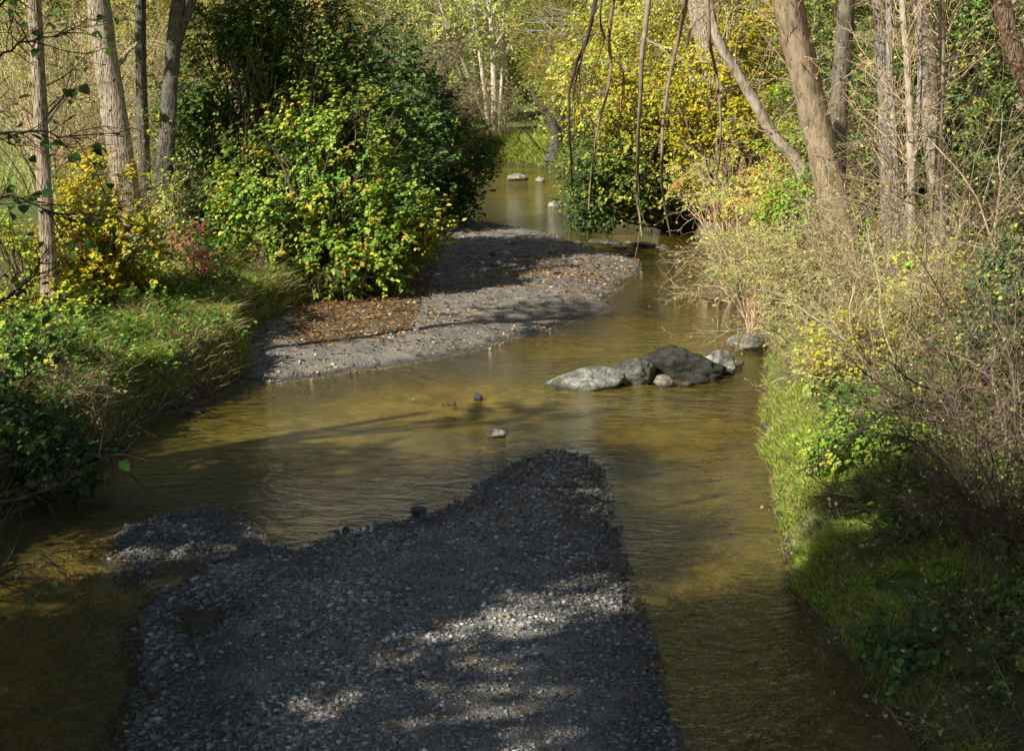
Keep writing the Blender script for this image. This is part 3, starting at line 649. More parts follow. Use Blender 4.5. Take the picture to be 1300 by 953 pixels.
def tree(name, label, cat, pts, r0, r1, mat, tint, lobes=(), pal=MIDG, leaf=.1, nsub=4, nleaf=7, Ls=.6, limbs=10, extra=(), group=None, fine=True, bare=0, twigc=TW_M, flare=.5, sides=16, droop=-.06, K=40, rough=.09):
    b = np.array(pts[0]); e = empty(name, b, label, cat, group); tg, lg, wg = Geo(), Geo(), Geo()
    P = trunk(tg, pts, r0, r1, tint, K, sides, flare, rough); hi = P[len(P)//3:]
    for q in extra:                                            # forks and big limbs that belong to the trunk
        trunk(tg, q[0], q[1], q[2], tint, 24, 10, 0, rough)
    if len(lobes):
        C, O, I = lobe_pts(lobes)
        sel = list(rng.choice(len(C), min(limbs, len(C)), replace=False))
        for k in range(len(lobes)):
            m = np.flatnonzero(I == k); sel += list(rng.choice(m, min(3, len(m)), replace=False)); sel += [i for i in m if np.linalg.norm((C[i]-np.array(lobes[k][:3]))/np.array(lobes[k][3:6])) > 1.02]
        for i in sel:
            j = np.argmin(np.linalg.norm(hi-C[i]+np.array([0, 0, 1.2]), axis=1)); limb(wg, hi[j], C[i], r1*.6, .012, tint*np.array([.5, .45, .4]), .08, 10, 6)
        sprays(lg, wg, C, O, pal, nsub, nleaf, Ls, leaf, droop, fine, twigc, .007)
    if bare:
        p, d, t = children(np.repeat(hi[None], 1, 0), bare, .0, 1, 1.4)
        ln = rng.uniform(.6, 1.9, len(p)); A = shoots(p, d+np.array([0, 0, .25]), ln, 7, .16, .02); tubes(wg, A, np.linspace(.014, .004, 7)[None]*np.ones((len(A), 1)), 4, twigc)
        p, d, t = children(A, 5, .25, 1, .8); A2 = shoots(p, d, rng.uniform(.2, .7, len(p)), 5, .2, .0); tubes(wg, A2, np.linspace(.006, .0025, 5)[None]*np.ones((len(A2), 1)), 3, twigc)
        q = A2[rng.random(len(A2)) < .5]; m = len(q)
        leaves(lg, q[:, -1], rdir(m)+np.array([0, 0, .5]), rdir(m), leaf*rng.uniform(.5, 1, m), palpick(pal, m), fine)
    tg.build("trunk", mat, e, b, True); wg.build("branches", TWIG, e, b); lg.build("foliage", LEAF, e, b)
    return e
def brush(name, label, cat, base, n, height, rad, lean, pal, twigc=TW_P, kids=9, kids2=4, curl=.16, grav=-.05, leafp=.35, leaf=.05, r0=.011, spread=.7, group=None, sub=.55):
    """a tangle of bare arching shoots with a few leaves left on"""
    e = empty(name, base, label, cat, group); b = np.array(base); tg, lg = Geo(), Geo(); sg = tg
    xy = np.clip(rng.normal(size=(n, 2)), -1.5, 1.5)*rad*.8; S = np.stack([b[0]+xy[:, 0], b[1]+xy[:, 1], np.zeros(n)], 1); S[:, 2] = terrain(S[:, 0], S[:, 1])-.05
    wetf = S[:, 2] < .06; S[wetf] = b+np.concatenate([rng.normal(size=(wetf.sum(), 2))*.15, np.full((wetf.sum(), 1), -.05)], 1)
    d = nrm(np.array([0, 0, 1.0])+rdir(n)*spread+np.array(lean)); ln = height*rng.uniform(.5, 1.15, n)
    def cj(n, c): return np.minimum(np.array(c)*rng.uniform(.35, 1.35, (n, 1)), .8)
    A = shoots(S, d, ln, 9, curl, grav); tubes(sg, A, np.linspace(1, .3, 9)[None]*r0*(.5+1.6*rng.random((n, 1))**2.5), 5, cj(n, twigc))
    p, d, t = children(A, kids, .2, 1, .9); B = shoots(p, d, ln.repeat(kids)*.34*rng.uniform(.4, 1.2, len(p)), 6, curl*1.2, grav*.6)
    tubes(tg, B, np.linspace(1, .4, 6)[None]*r0*.45*np.ones((len(B), 1)), 3, cj(len(B), twigc))
    p, d, t = children(B, kids2, .2, 1, .8); Cc = shoots(p, d, sub*rng.uniform(.3, 1.1, len(p)), 4, .2, grav*.4)
    tubes(tg, Cc, np.linspace(1, .5, 4)[None]*r0*.27*np.ones((len(Cc), 1)), 3, cj(len(Cc), twigc))
    q = Cc[rng.random(len(Cc)) < leafp]
    if len(q):
        Q = np.repeat(q, 2, 0); p, tn = along(Q, rng.uniform(.3, 1, len(Q))); m = len(p)
        leaves(lg, p, rdir(m)+np.array([0, 0, .6]), nrm(tn+rdir(m)*.7), leaf*rng.uniform(.4, 1.3, m), palpick(pal, m), True, .3)
    tg.build("branches", TWIG, e, b); lg.build("foliage", LEAF, e, b)
    return e
def foot(px, py, Y):                       # where a stem seen at px, py, standing at distance Y, meets the ground
    p = D(px, py, Y); return (p[0], p[1], tz(p[0], p[1]))
def tp(lst, Y, down=.3):                   # trunk points from sight lines; the first one is set on the ground
    P = [D(a, b, Y+(c[0] if c else 0)) for a, b, *c in lst]
    P[0][2] = tz(P[0][0], P[0][1])-down*.3; return P
one = np.array([1., 1., 1.])

# --- left bank: the trunks
tree("tree", "slim pale trunk nearest the left edge of the picture, rising from the yellow shrub", "tree", tp([(64, 395), (60, 290), (52, 150), (42, 0), (34, -180), (30, -330)], 22.5), .125, .08, BARK, np.array([1.0, .88, .76]),
     [(-8.6, 22, 8.7, 1.3, 1.3, .8, 22), (-7.2, 23, 9.4, 1.2, 1.2, .8, 16)], MIDG, .1, bare=26, twigc=TW_D)
tree("tree", "thickest pale trunk on the left bank, deeply furrowed, with a snapped side branch", "tree", tp([(172, 330), (158, 230), (143, 120), (126, 0), (108, -150), (90, -330)], 31), .29, .20, BARK, np.array([1.05, .94, .82]),
     [(-10.6, 31, 8.8, 2.0, 1.8, .9, 40), (-8.8, 32, 8.7, 1.8, 1.6, .8, 30)], MIDG, .12, limbs=16,
     extra=[([D(148, 84, 31), D(160, 70, 31), D(173, 54, 31)], .06, .035)])
tree("tree", "dark straight trunk just right of the thickest pale one", "tree", tp([(188, 330), (184, 230), (180, 120), (179, 0), (178, -160)], 34), .15, .11, BARK, one*.42,
     [(-9.6, 34, 9.2, 2.2, 1.6, 1.0, 90), (-8.4, 34.5, 8.6, 1.8, 1.4, .8, 70)], MIDG, .12, limbs=12)
tree("tree", "forked trunk, bark darkened for shade, standing against the left side of the big hazel", "tree", tp([(202, 320), (210, 200), (217, 110), (224, 30), (232, -60), (240, -180)], 33), .20, .14, BARK, one*.42,  # low bark tint carries the shade this trunk stands in
     [(-7.8, 33, 8.6, 2.0, 1.4, .8, 40), (-6.4, 33.4, 9.0, 1.8, 1.5, .9, 36), (-5.4, 34, 8.8, 1.5, 1.3, .8, 26)], MIDG, .12, limbs=14,
     extra=[([D(220, 70, 33), D(231, 38, 33), D(243, 0, 33), D(262, -80, 33)], .12, .08)])

# --- left bank: shrubs
shrub("hazel_bush", "great green hazel, the biggest bush on the left bank, its leaves darkened for shade", "bush", foot(330, 380, 35),
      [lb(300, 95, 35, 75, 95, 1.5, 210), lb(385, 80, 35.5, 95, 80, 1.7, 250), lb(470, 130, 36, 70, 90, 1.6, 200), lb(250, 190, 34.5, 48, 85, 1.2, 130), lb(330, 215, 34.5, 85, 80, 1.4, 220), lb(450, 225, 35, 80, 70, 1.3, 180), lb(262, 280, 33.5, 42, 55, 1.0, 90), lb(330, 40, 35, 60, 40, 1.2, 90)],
      DARKG, .10, 4, 8, .62, 30, .045)  # dark palette paints shade into the leaves; the front hazel takes the lit one
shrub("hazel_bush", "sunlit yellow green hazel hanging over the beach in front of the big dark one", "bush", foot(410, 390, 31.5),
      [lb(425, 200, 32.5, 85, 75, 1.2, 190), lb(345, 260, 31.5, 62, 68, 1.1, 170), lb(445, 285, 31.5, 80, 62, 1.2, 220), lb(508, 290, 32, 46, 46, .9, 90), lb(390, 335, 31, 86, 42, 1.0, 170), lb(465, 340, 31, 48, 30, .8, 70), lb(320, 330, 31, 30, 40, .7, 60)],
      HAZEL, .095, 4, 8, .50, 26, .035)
shrub("bush", "dark bush leaning over the stream at the right end of the hazels", "bush", foot(545, 280, 46),
      [lb(562, 200, 46, 42, 55, 1.6, 130), lb(530, 150, 46, 52, 62, 1.6, 160), lb(568, 245, 46, 36, 28, 1.2, 70), lb(590, 205, 47, 22, 36, 1.0, 50), lb(505, 90, 46, 40, 50, 1.4, 90), lb(520, 230, 44, 40, 45, 1.2, 90)],
      [((.028, .06, .014), 4), ((.045, .085, .02), 4), ((.08, .125, .028), 2.5)], .12, 4, 7, .7, 16, .05)
shrub("yellow_shrub", "bright yellow shrub at the foot of the slim pale trunk on the left bank", "shrub", foot(125, 400, 25),
      [lb(125, 350, 25, 62, 42, .9, 110), lb(112, 280, 25.3, 42, 45, .8, 85), lb(165, 310, 25, 32, 55, .7, 70), lb(88, 320, 24.5, 34, 60, .7, 65), lb(130, 225, 25.5, 26, 30, .6, 26)],
      YELLOW, .085, 3, 7, .42, 16, .02, stemc=TW_M)
shrub("yellow_shrub", "loose yellow green shrub low behind the slim trunk at the far left", "shrub", foot(30, 400, 23),
      [lb(20, 400, 22.5, 50, 45, .8, 80), lb(75, 400, 22.5, 40, 34, .7, 60), lb(5, 330, 23, 30, 50, .8, 40)],
      [((.30, .34, .04), 4), ((.46, .40, .04), 3), ((.14, .22, .03), 3)], .08, 3, 7, .42, 12, .02)
shrub("red_shrub", "small shrub with crimson pink leaves between the yellow shrub and the hazel", "shrub", foot(262, 370, 28),
      [lb(262, 325, 27.6, 20, 30, .5, 18), lb(245, 297, 27.6, 24, 14, .4, 12), lb(280, 345, 27.4, 16, 10, .4, 6)],
      PINK, .065, 3, 4, .32, 10, .016, stemc=TW_M)
shrub("shrub", "pale green and straw thicket between the pale trunk and the red shrub", "shrub", foot(215, 370, 28),
      [lb(205, 330, 28.2, 36, 44, .8, 60), lb(225, 270, 29, 36, 50, .8, 55), lb(195, 380, 27, 40, 24, .7, 36)],
      [((.20, .26, .05), 4), ((.36, .34, .09), 3), ((.10, .15, .03), 3), ((.5, .44, .08), 1.5)], .07, 3, 6, .4, 16, .016, twigc=TW_M, stemc=TW_M)
brush("thicket", "grey brown bare shoots standing between the left bank trunks", "thicket", foot(190, 340, 32), 26, 3.4, .9, (0, 0, .2), OLIVE, TW_M, leafp=.4)
brush("thicket", "bare arching stems over the back of the beach under the hazel", "thicket", foot(360, 385, 30), 26, 1.1, 1.1, (.1, -.1, 0), OLIVE, TW_M, 6, 2, leafp=.1)
shrub("shrub", "dark green shrub filling the shaded lower left corner of the bank", "shrub", foot(20, 590, 16.5),
      [lb(20, 560, 16.5, 70, 48, .7, 80), lb(70, 590, 16.2, 52, 36, .5, 60), lb(-40, 520, 17, 60, 60, .8, 60)],
      [((.025, .06, .015), 4), ((.05, .10, .02), 3), ((.10, .15, .03), 2)], .075, 3, 7, .36, 14, .014)
shrub("shrub", "leafy green shrub on the bank top under the yellow shrub", "shrub", foot(60, 480, 19.5),
      [lb(50, 450, 19.5, 55, 34, .7, 70), lb(120, 430, 20.5, 40, 26, .6, 45), lb(5, 470, 19, 45, 40, .7, 55)],
      GREENS+[((.38, .36, .06), 2)], .07, 3, 7, .34, 12, .012)
brush("thicket", "dry brown bramble canes on the left bank above the shaded corner", "thicket", foot(75, 520, 18.3), 34, 1.0, .7, (.2, 0, 0), OLIVE, TW_M, 6, 2, grav=-.14, leafp=.35)

# --- left foreground: a tree out of the frame reaches in with dark twigs
e = empty("tree", (-6.9, 9.6, tz(-6.9, 9.6)), "tree beyond the left edge, its dark leafy twigs in the picture", "tree")
b0 = np.array(e.location); tg = Geo(); tr_ = trunk(tg, [b0+(0, 0, -.1), (-6.7, 9.7, 3), (-6.4, 9.8, 6), (-6.0, 9.9, 8.6)], .15, .06, one*.5, 30, 12); tg.build("trunk", BARK, e, b0, True)
tips = [([(-260, 150), (-60, 110), (20, 60), (85, 40)], 10.2), ([(-260, 260), (-80, 190), (20, 165), (105, 180)], 9.6), ([(-240, 100), (-60, 40), (25, -10), (80, -30)], 10.8), ([(-260, 380), (-70, 300), (10, 250), (75, 275)], 10.0),
        ([(-280, 480), (-80, 420), (5, 380), (60, 330)], 10.6), ([(-260, 620), (-60, 645), (60, 622), (112, 590), (143, 577)], 9.2), ([(-260, 700), (-70, 745), (15, 722), (66, 703)], 9.0), ([(-260, 560), (-70, 560), (0, 520), (40, 470)], 10.4)]
DK = [((.03, .07, .015), 4), ((.05, .10, .02), 3), ((.10, .14, .03), 1)]
for k, (pl, Y) in enumerate(tips):
    pts = [D(a, b, Y) for a, b in pl]; g = Geo()
    P = catmull(pts, 18); P[1:] += rng.normal(size=(17, 3))*.012; tubes(g, P[None], np.linspace(.017, .004, 18)[None], 6, TW_D)
    p, d, t = children(P[None], 20, .25, 1, .8); A = shoots(p, d, rng.uniform(.15, .6, len(p)), 6, .2, -.03); tubes(g, A, np.linspace(.005, .0022, 6)[None]*np.ones((len(A), 1)), 4, TW_D)
    p, d, t = children(A, 3, .3, 1, .8); A2 = shoots(p, d, rng.uniform(.08, .25, len(p)), 4, .2, -.03); tubes(g, A2, np.linspace(.003, .0018, 4)[None]*np.ones((len(A2), 1)), 3, TW_D)
    br = g.build("branch", TWIG, e, b0)
    frac = [.55, .5, .5, .5, .6, .12, .1, .5][k]; q = A2[rng.random(len(A2)) < frac]; m = len(q); lg = Geo()
    leaves(lg, q[:, -1], rdir(m)*.6+np.array([0, 0, .7]), rdir(m)+np.array([0, 0, -.5]), rng.uniform(.05, .10, m), palpick(DK, m)); lf = lg.build("foliage", LEAF, br, b0)

# --- trees of the left bank, out of the frame on the sunny side
def up(px, py, h): return G(px, py)-L*(h/abs(L[2]))
def shade(label, base, top, targets, pal=MIDG):
    lobes = []
    for px, py, h, r_, n in targets:
        c = up(px, py, h); lobes.append((c[0], c[1], c[2], r_, r_, r_*.6, n))
    return tree("tree", label, "tree", [np.array([base[0], base[1], tz(*base)-.1]), np.array([base[0]+.2, base[1]+.1, top*.5]), np.array([base[0]+.1, base[1], top])], .26, .08, BARK, one*.8, lobes, pal, .13, 4, 8, .7, 26)
shade("leafy tree out of the frame on the left whose crown shades the foreground gravel", (-10.6, 4.5), 10.5,
      [(260, 760, 8.5, 1.5, 120), (400, 800, 9.0, 1.1, 50), (430, 720, 8.6, 1.2, 90), (610, 690, 9.3, 1.0, 50), (700, 700, 9.8, .9, 70), (640, 655, 9.4, .7, 40), (560, 725, 9.5, .7, 34), (690, 610, 9.6, 1.1, 95), (760, 690, 10.0, .8, 60), (520, 770, 9.6, .7, 14), (100, 850, 7.6, 1.6, 120), (250, 900, 8.2, 1.5, 110), (580, 640, 9, 1.0, 60), (330, 650, 8.4, .9, 40)])
shade("leafy tree out of frame left behind the viewer, its crown shading the right bank", (-9.5, -1.0), 12.5,
      [(1090, 785, 11.0, 1.1, 110), (1020, 850, 10.6, 1.3, 120), (1185, 700, 11.2, .8, 60), (1130, 850, 11.2, 1.3, 120), (1240, 800, 11.6, 1.4, 140), (1290, 900, 11.4, 1.5, 150), (1180, 930, 11, 1.5, 140), (920, 860, 10.2, 1.2, 90), (430, 940, 9.4, 1.0, 40), (1010, 930, 10.4, 1.3, 100), (800, 930, 10, 1.2, 80)])
shade("leafy tree out of the frame on the left, upstream of the other two", (-11.5, 13.0), 10.0,
      [(400, 600, 8.4, .8, 34), (560, 615, 8.6, .7, 28), (250, 650, 8.0, .8, 34), (640, 530, 8.6, .6, 12), (40, 640, 7.0, 1.2, 90)])

# --- right bank: the trunks
tree("tree", "thick pale grey trunk leaning left, the largest on the right bank", "tree", tp([(1082, 372), (1068, 300), (1045, 190), (1018, 80), (998, 0), (972, -110), (955, -220)], 27), .31, .24, SMOOTHBARK, np.array([.9, .82, .72]),
     [(4.2, 27, 9.4, 1.6, 1.8, .9, 40), (6.4, 27, 9.6, 1.6, 1.8, .9, 30)], OLIVE, .09, bare=46, twigc=TW_P, limbs=8)
tree("tree", "dark trunk close behind the thick leaning one", "tree", tp([(1064, 330), (1062, 220), (1066, 110), (1076, 0), (1086, -120)], 33), .24, .17, SMOOTHBARK, one*.55, (), OLIVE, .08, bare=30, twigc=TW_M)
tree("tree", "thin bare stem slanting steeply left from beside the thick leaning trunk", "tree", tp([(1046, 250), (1020, 222), (985, 175), (950, 115), (918, 65), (903, 30), (890, -60)], 30), .14, .09, SMOOTHBARK, one*1.2, (), OLIVE, .08, bare=22, twigc=TW_P, flare=.1)
tree("tree", "grey trunk with rough bark right of the thick leaning one", "tree", tp([(1134, 345), (1128, 250), (1122, 120), (1116, 0), (1112, -140)], 27.5), .15, .11, BARK, one*.85, (), OLIVE, .08, bare=44, twigc=TW_P)
tree("tree", "slender whitish stem standing just in front of the rough grey trunk", "tree", tp([(1160, 350), (1158, 260), (1154, 140), (1147, 20), (1143, -120)], 25), .075, .05, SMOOTHBARK, one*1.25, (), OLIVE, .08, bare=40, twigc=TW_P)
tree("tree", "tan trunk leaning slightly left near the right edge, broader at the top", "tree", tp([(1196, 350), (1188, 220), (1178, 100), (1170, 0), (1163, -140)], 28), .17, .20, SMOOTHBARK, one*1.0, (), OLIVE, .08, bare=44, twigc=TW_P)
tree("tree", "thin upright stem between the tan trunk and the reddish one", "tree", tp([(1186, 340), (1190, 200), (1196, 80), (1197, 0), (1199, -120)], 26), .06, .045, SMOOTHBARK, one*1.0, (), OLIVE, .08, bare=36, twigc=TW_P)
tree("tree", "reddish brown trunk slanting in from the upper right corner", "tree", tp([(1345, 300), (1318, 150), (1290, 70), (1268, 0), (1245, -110)], 27), .2, .16, BARK, np.array([.75, .55, .45]), (), MIDG, .08, bare=30, twigc=TW_M)
tree("tree", "stout pale trunk half hidden in yellow leaves behind the slanting stem", "tree", tp([(918, 190), (908, 120), (896, 50), (885, -10), (878, -110)], 42), .34, .28, BARK, np.array([1.1, 1.0, .9]), (), YELLOW, .1, bare=20, twigc=TW_P)
tree("tree", "pair of slim grey stems splitting low, beside the whitish stem", "tree", tp([(1140, 352), (1141, 300), (1136, 200), (1130, 90), (1132, -60)], 25.6), .075, .05, BARK, one*1.0, (), OLIVE, .08, bare=24, twigc=TW_P,
     extra=[([D(1141, 330, 25.6), D(1152, 270, 25.6), D(1163, 170, 25.6), D(1168, 60, 25.6), D(1170, -60, 25.6)], .06, .04)])

# --- the tree whose twigs hang in front of the view
bx, by = 6.2, 13.0; bz = tz(bx, by)
e = empty("tree", (bx, by, bz), "tree beyond the right edge with long bare twigs hanging down before the view", "tree"); b0 = np.array([bx, by, bz]); tg = Geo()
trunk(tg, [b0+(0, 0, -.1), (6.4, 13.1, 3.4), (6.1, 13, 5.8), (5.2, 13, 7.2)], .17, .10, one*.9, 30, 12); trunk(tg, [np.array([5.9, 13, 6.2]), np.array([4.2, 13, 7.0]), np.array([2.4, 13, 6.9]), np.array([.6, 13, 6.35])], .09, .035, one*.9, 30, 10, 0)
tg.build("trunk", SMOOTHBARK, e, b0, True)
hang = [([(768, -70), (748, 40), (730, 85), (722, 120), (722, 180), (725, 240)], .021, TW_D), ([(757, 10), (740, 70), (731, 110), (731, 158)], .012, TW_D), ([(792, -70), (773, 40), (775, 75), (771, 112), (762, 145), (754, 175), (749, 210), (744, 262)], .019, TW_M),
        ([(768, -60), (764, 20), (768, 50), (757, 90), (753, 104)], .011, TW_D), ([(832, -70), (815, 45), (809, 120), (804, 200), (806, 250), (813, 302)], .026, (.40, .32, .22)), ([(884, -70), (862, 50), (845, 130), (840, 190), (842, 250), (851, 302)], .022, TW_M),
        ([(893, -70), (902, 40), (913, 100), (916, 160), (908, 226)], .021, TW_M), ([(842, 165), (828, 195), (815, 225)], .009, TW_D), ([(776, 70), (790, 90), (786, 130), (782, 200)], .008, TW_D), ([(930, -60), (915, 0), (880, 30), (870, 60)], .010, TW_M)]
for pl, r_, c_ in hang:
    P = catmull([D(a, b, 13.0+.5*math.sin(a)) for a, b in pl], 26); P[1:] += np.cumsum(rng.normal(size=(25, 3))*.004, 0); g = Geo()
    tubes(g, P[None], np.linspace(1, .3, 26)[None]*r_, 8, c_)
    p, d, t = children(P[None], 6, .3, 1, .7); A = shoots(p, d+np.array([0, 0, -.6]), rng.uniform(.1, .45, len(p)), 6, .18, -.12); tubes(g, A, np.linspace(.0045, .002, 6)[None]*np.ones((len(A), 1)), 4, c_)
    g.build("hanging_twig", TWIG, e, b0)

# --- right bank: bushes
shrub("overhanging_bush", "bush sweeping low over the water from the right bank, leaves shade-dark below, lit yellow on top", "bush", foot(880, 262, 47),
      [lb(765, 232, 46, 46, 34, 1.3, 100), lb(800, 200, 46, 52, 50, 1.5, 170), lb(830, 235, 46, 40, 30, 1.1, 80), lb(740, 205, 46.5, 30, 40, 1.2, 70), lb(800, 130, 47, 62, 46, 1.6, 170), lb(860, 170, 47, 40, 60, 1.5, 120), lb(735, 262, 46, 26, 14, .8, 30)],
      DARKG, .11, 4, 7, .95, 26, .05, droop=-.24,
      pals=[[((.03, .06, .015), 4), ((.06, .10, .02), 4), ((.22, .22, .03), 2)], [((.05, .09, .015), 3), ((.15, .17, .025), 3), ((.34, .29, .03), 3)], [((.03, .06, .015), 4), ((.07, .11, .02), 4), ((.22, .22, .03), 2)], [((.03, .06, .015), 4), ((.07, .11, .02), 3), ((.30, .27, .03), 2)], YELLOW, YELLOW, [((.03, .06, .015), 4)]])  # lobe palettes paint a shaded underside and a sunlit yellow top
shrub("yellow_bush", "golden yellow bush behind the slanting bare stem on the right bank", "bush", foot(930, 260, 40),
      [lb(900, 90, 41, 55, 60, 1.5, 150), lb(950, 160, 40, 50, 50, 1.2, 120), lb(880, 190, 41, 40, 50, 1.2, 110), lb(985, 190, 38, 36, 40, 1.0, 60), lb(965, 60, 42, 45, 60, 1.3, 110)],
      YELLOW, .10, 4, 7, .6, 18, .03, stemc=TW_M)
shrub("bush", "rusty yellow green bush spilling down the right bank below the golden one", "bush", foot(935, 300, 34),
      [lb(905, 235, 35, 46, 30, 1.0, 80), lb(960, 235, 33, 50, 34, 1.0, 90), lb(1000, 270, 31, 45, 36, .9, 80), lb(930, 275, 33, 50, 24, .9, 70)],
      RUST+YGREEN, .075, 3, 7, .45, 16, .018, stemc=TW_P, twigc=TW_P)
shrub("bush", "grey green willow bush arching over the water edge of the right bank", "bush", foot(960, 380, 27.5),
      [lb(940, 325, 28, 46, 26, .8, 70), lb(990, 340, 27, 50, 36, .9, 100), lb(1020, 310, 27, 40, 34, .8, 60), lb(1000, 385, 26, 40, 26, .7, 60)],
      [((.20, .25, .07), 4), ((.32, .32, .10), 3), ((.12, .16, .04), 3), ((.44, .36, .14), 2)], .055, 3, 8, .42, 20, .014, stemc=TW_P, twigc=TW_P, width=.25)
shrub("bush", "bright green bush at the foot of the thick leaning trunk", "bush", foot(1040, 300, 29),
      [lb(1020, 260, 29.5, 40, 30, .8, 70), lb(1085, 275, 29, 36, 40, .8, 60), lb(985, 285, 30, 30, 24, .7, 40)],
      [((.12, .22, .025), 4), ((.20, .30, .03), 3), ((.42, .40, .04), 2)], .07, 3, 7, .42, 14, .016, stemc=TW_M)
shrub("bush", "small yellow leaved bush low in the middle of the right bank brush", "bush", foot(1100, 440, 20),
      [lb(1085, 445, 19.6, 46, 30, .6, 50), lb(1060, 475, 19.2, 34, 24, .5, 30)],
      [((.55, .48, .05), 4), ((.38, .40, .06), 3), ((.18, .24, .04), 2)], .07, 3, 5, .42, 14, .012, stemc=TW_P, twigc=TW_P)
shrub("bush", "leafy green bush above the lit grass, under a dark dead bough", "bush", foot(1115, 590, 15.8),
      [lb(1100, 562, 15.6, 56, 30, .6, 60), lb(1150, 580, 15.4, 40, 26, .5, 44), lb(1060, 585, 15.6, 34, 16, .4, 24)],
      [((.16, .26, .03), 4), ((.27, .33, .04), 3), ((.08, .15, .025), 3), ((.45, .42, .07), 1)], .055, 3, 7, .3, 14, .010, stemc=TW_D)
shrub("bush", "dark leaved bush at the right edge halfway down the picture", "bush", foot(1290, 480, 17),
      [lb(1285, 350, 17.2, 30, 60, .6, 50), lb(1265, 430, 17, 34, 50, .6, 60), lb(1292, 500, 16.8, 26, 46, .5, 40)],
      [((.05, .09, .035), 4), ((.09, .14, .05), 3), ((.30, .30, .06), 1.5)], .075, 3, 5, .4, 12, .013, stemc=TW_M, width=.28)
shrub("bush", "dark green bush in deep shade behind the upper right trunks", "bush", foot(1180, 260, 36),
      [lb(1120, 130, 36, 60, 70, 1.4, 150), lb(1220, 110, 35, 70, 80, 1.4, 190), lb(1270, 200, 34, 50, 70, 1.2, 130), lb(1160, 240, 34, 60, 50, 1.1, 110), lb(1080, 220, 35, 40, 60, 1.0, 80), lb(1250, 30, 35, 60, 50, 1.2, 110)],
      [((.04, .08, .018), 4), ((.08, .13, .025), 4), ((.16, .20, .04), 2), ((.34, .30, .05), 1)], .10, 4, 6, .6, 18, .03)

shrub("bush", "lime yellow bush in front of the twin grey stems on the right bank", "bush", foot(1180, 430, 21),
      [lb(1170, 345, 21, 46, 28, .7, 44), lb(1215, 385, 20.6, 46, 30, .6, 46), lb(1150, 390, 21, 30, 26, .5, 26)],
      [((.50, .48, .06), 4), ((.34, .40, .06), 3), ((.18, .26, .04), 2)], .07, 3, 5, .42, 14, .012, stemc=TW_P, twigc=TW_P)
shrub("bush", "green bush behind the middle of the slanting bare stem", "bush", foot(1000, 230, 34),
      [lb(1000, 140, 34, 30, 34, .8, 60), lb(1000, 190, 34, 34, 30, .8, 50)],
      [((.12, .22, .025), 4), ((.20, .30, .03), 3), ((.42, .40, .04), 2)], .07, 3, 7, .42, 10, .016, stemc=TW_M)
brs = [  # px, py, Y, n, height, rad, lean, leaf palette, twig, leaf share, label
 (1000, 335, 29, 34, 1.9, .7, (-.8, -.1, 0), OLIVE, TW_P, .25, "pale bare brush drooping over the stream at the narrows"),
 (940, 325, 31.5, 30, 1.7, .5, (-1.0, -.1, 0), OLIVE, TW_P, .2, "pale bare brush farthest upstream, its tips nearly in the water"),
 (1075, 400, 24, 28, 2.2, .8, (-.4, -.1, 0), YGREEN+BEIGE, TW_P, .8, "tangled straw coloured brush below the thick leaning trunk"),
 (1130, 350, 25, 30, 3.4, 1.1, (0, -.1, .2), BEIGE, TW_P, .5, "tall bare brush around the whitish stem"),
 (1230, 360, 24, 34, 4.0, 1.2, (-.1, -.1, .2), OLIVE, TW_P, .6, "tall brush filling the space right of the tan trunk"),
 (1290, 330, 22, 30, 4.4, 1.0, (-.3, 0, .3), OLIVE, TW_M, .35, "tall grey brush along the upper right edge"),
 (1075, 470, 21, 22, 1.2, .4, (-.15, -.1, 0), YGREEN+BEIGE, TW_P, .7, "crooked bare brush beside the row of boulders"),
 (1140, 480, 19.5, 32, 2.0, .8, (-.2, -.1, 0), YGREEN+BEIGE, TW_P, .8, "thick straw coloured brush in the middle of the right bank"),
 (1220, 470, 19, 40, 2.6, .9, (-.2, -.1, .1), BEIGE, TW_P, .55, "dense buff brush above the grey tangle on the right"),
 (1215, 580, 16.2, 46, 1.7, .6, (-.2, -.1, 0), OLIVE, (.40, .29, .20), .2, "grey brown tangle of fine twigs over the shaded slope"),
 (1285, 560, 15.2, 46, 2.2, .6, (-.25, -.1, 0), OLIVE, (.40, .29, .20), .2, "grey brown tangle of fine twigs at the right edge"),
 (1265, 680, 13.4, 38, 1.4, .45, (-.3, -.1, 0), OLIVE, (.28, .21, .15), .15, "brown bramble tangle hanging over bare litter in the lower right"),
 (1300, 760, 12.4, 40, 1.5, .5, (-.3, 0, 0), OLIVE, (.22, .16, .11), .2, "brown bramble tangle lowest on the right edge"),
 (1010, 210, 35, 34, 3.4, 1.0, (-.3, -.1, .2), BEIGE, TW_P, .4, "bare brush between the slanting stem and the thick leaning trunk"),
 (1075, 120, 40, 36, 5.0, 1.4, (-.1, -.1, .4), BEIGE, TW_P, .4, "high bare brush behind the thick leaning trunk"),
 (1235, 200, 30, 30, 5.0, 1.4, (-.1, -.1, .4), BEIGE, TW_P, .4, "high bare brush in front of the dark bush at the upper right"),
]
for px, py, Y, n, h, rad, lean, pal, tc, lp, label in brs:
    brush("brushwood", label, "brush", foot(px, py, Y), int(n*.6), h, rad, lean, pal, tc, 9, 3, .17, -.05, min(.9, lp*1.35), .036*max(1, Y/15), .0125*max(1, Y/24))

 
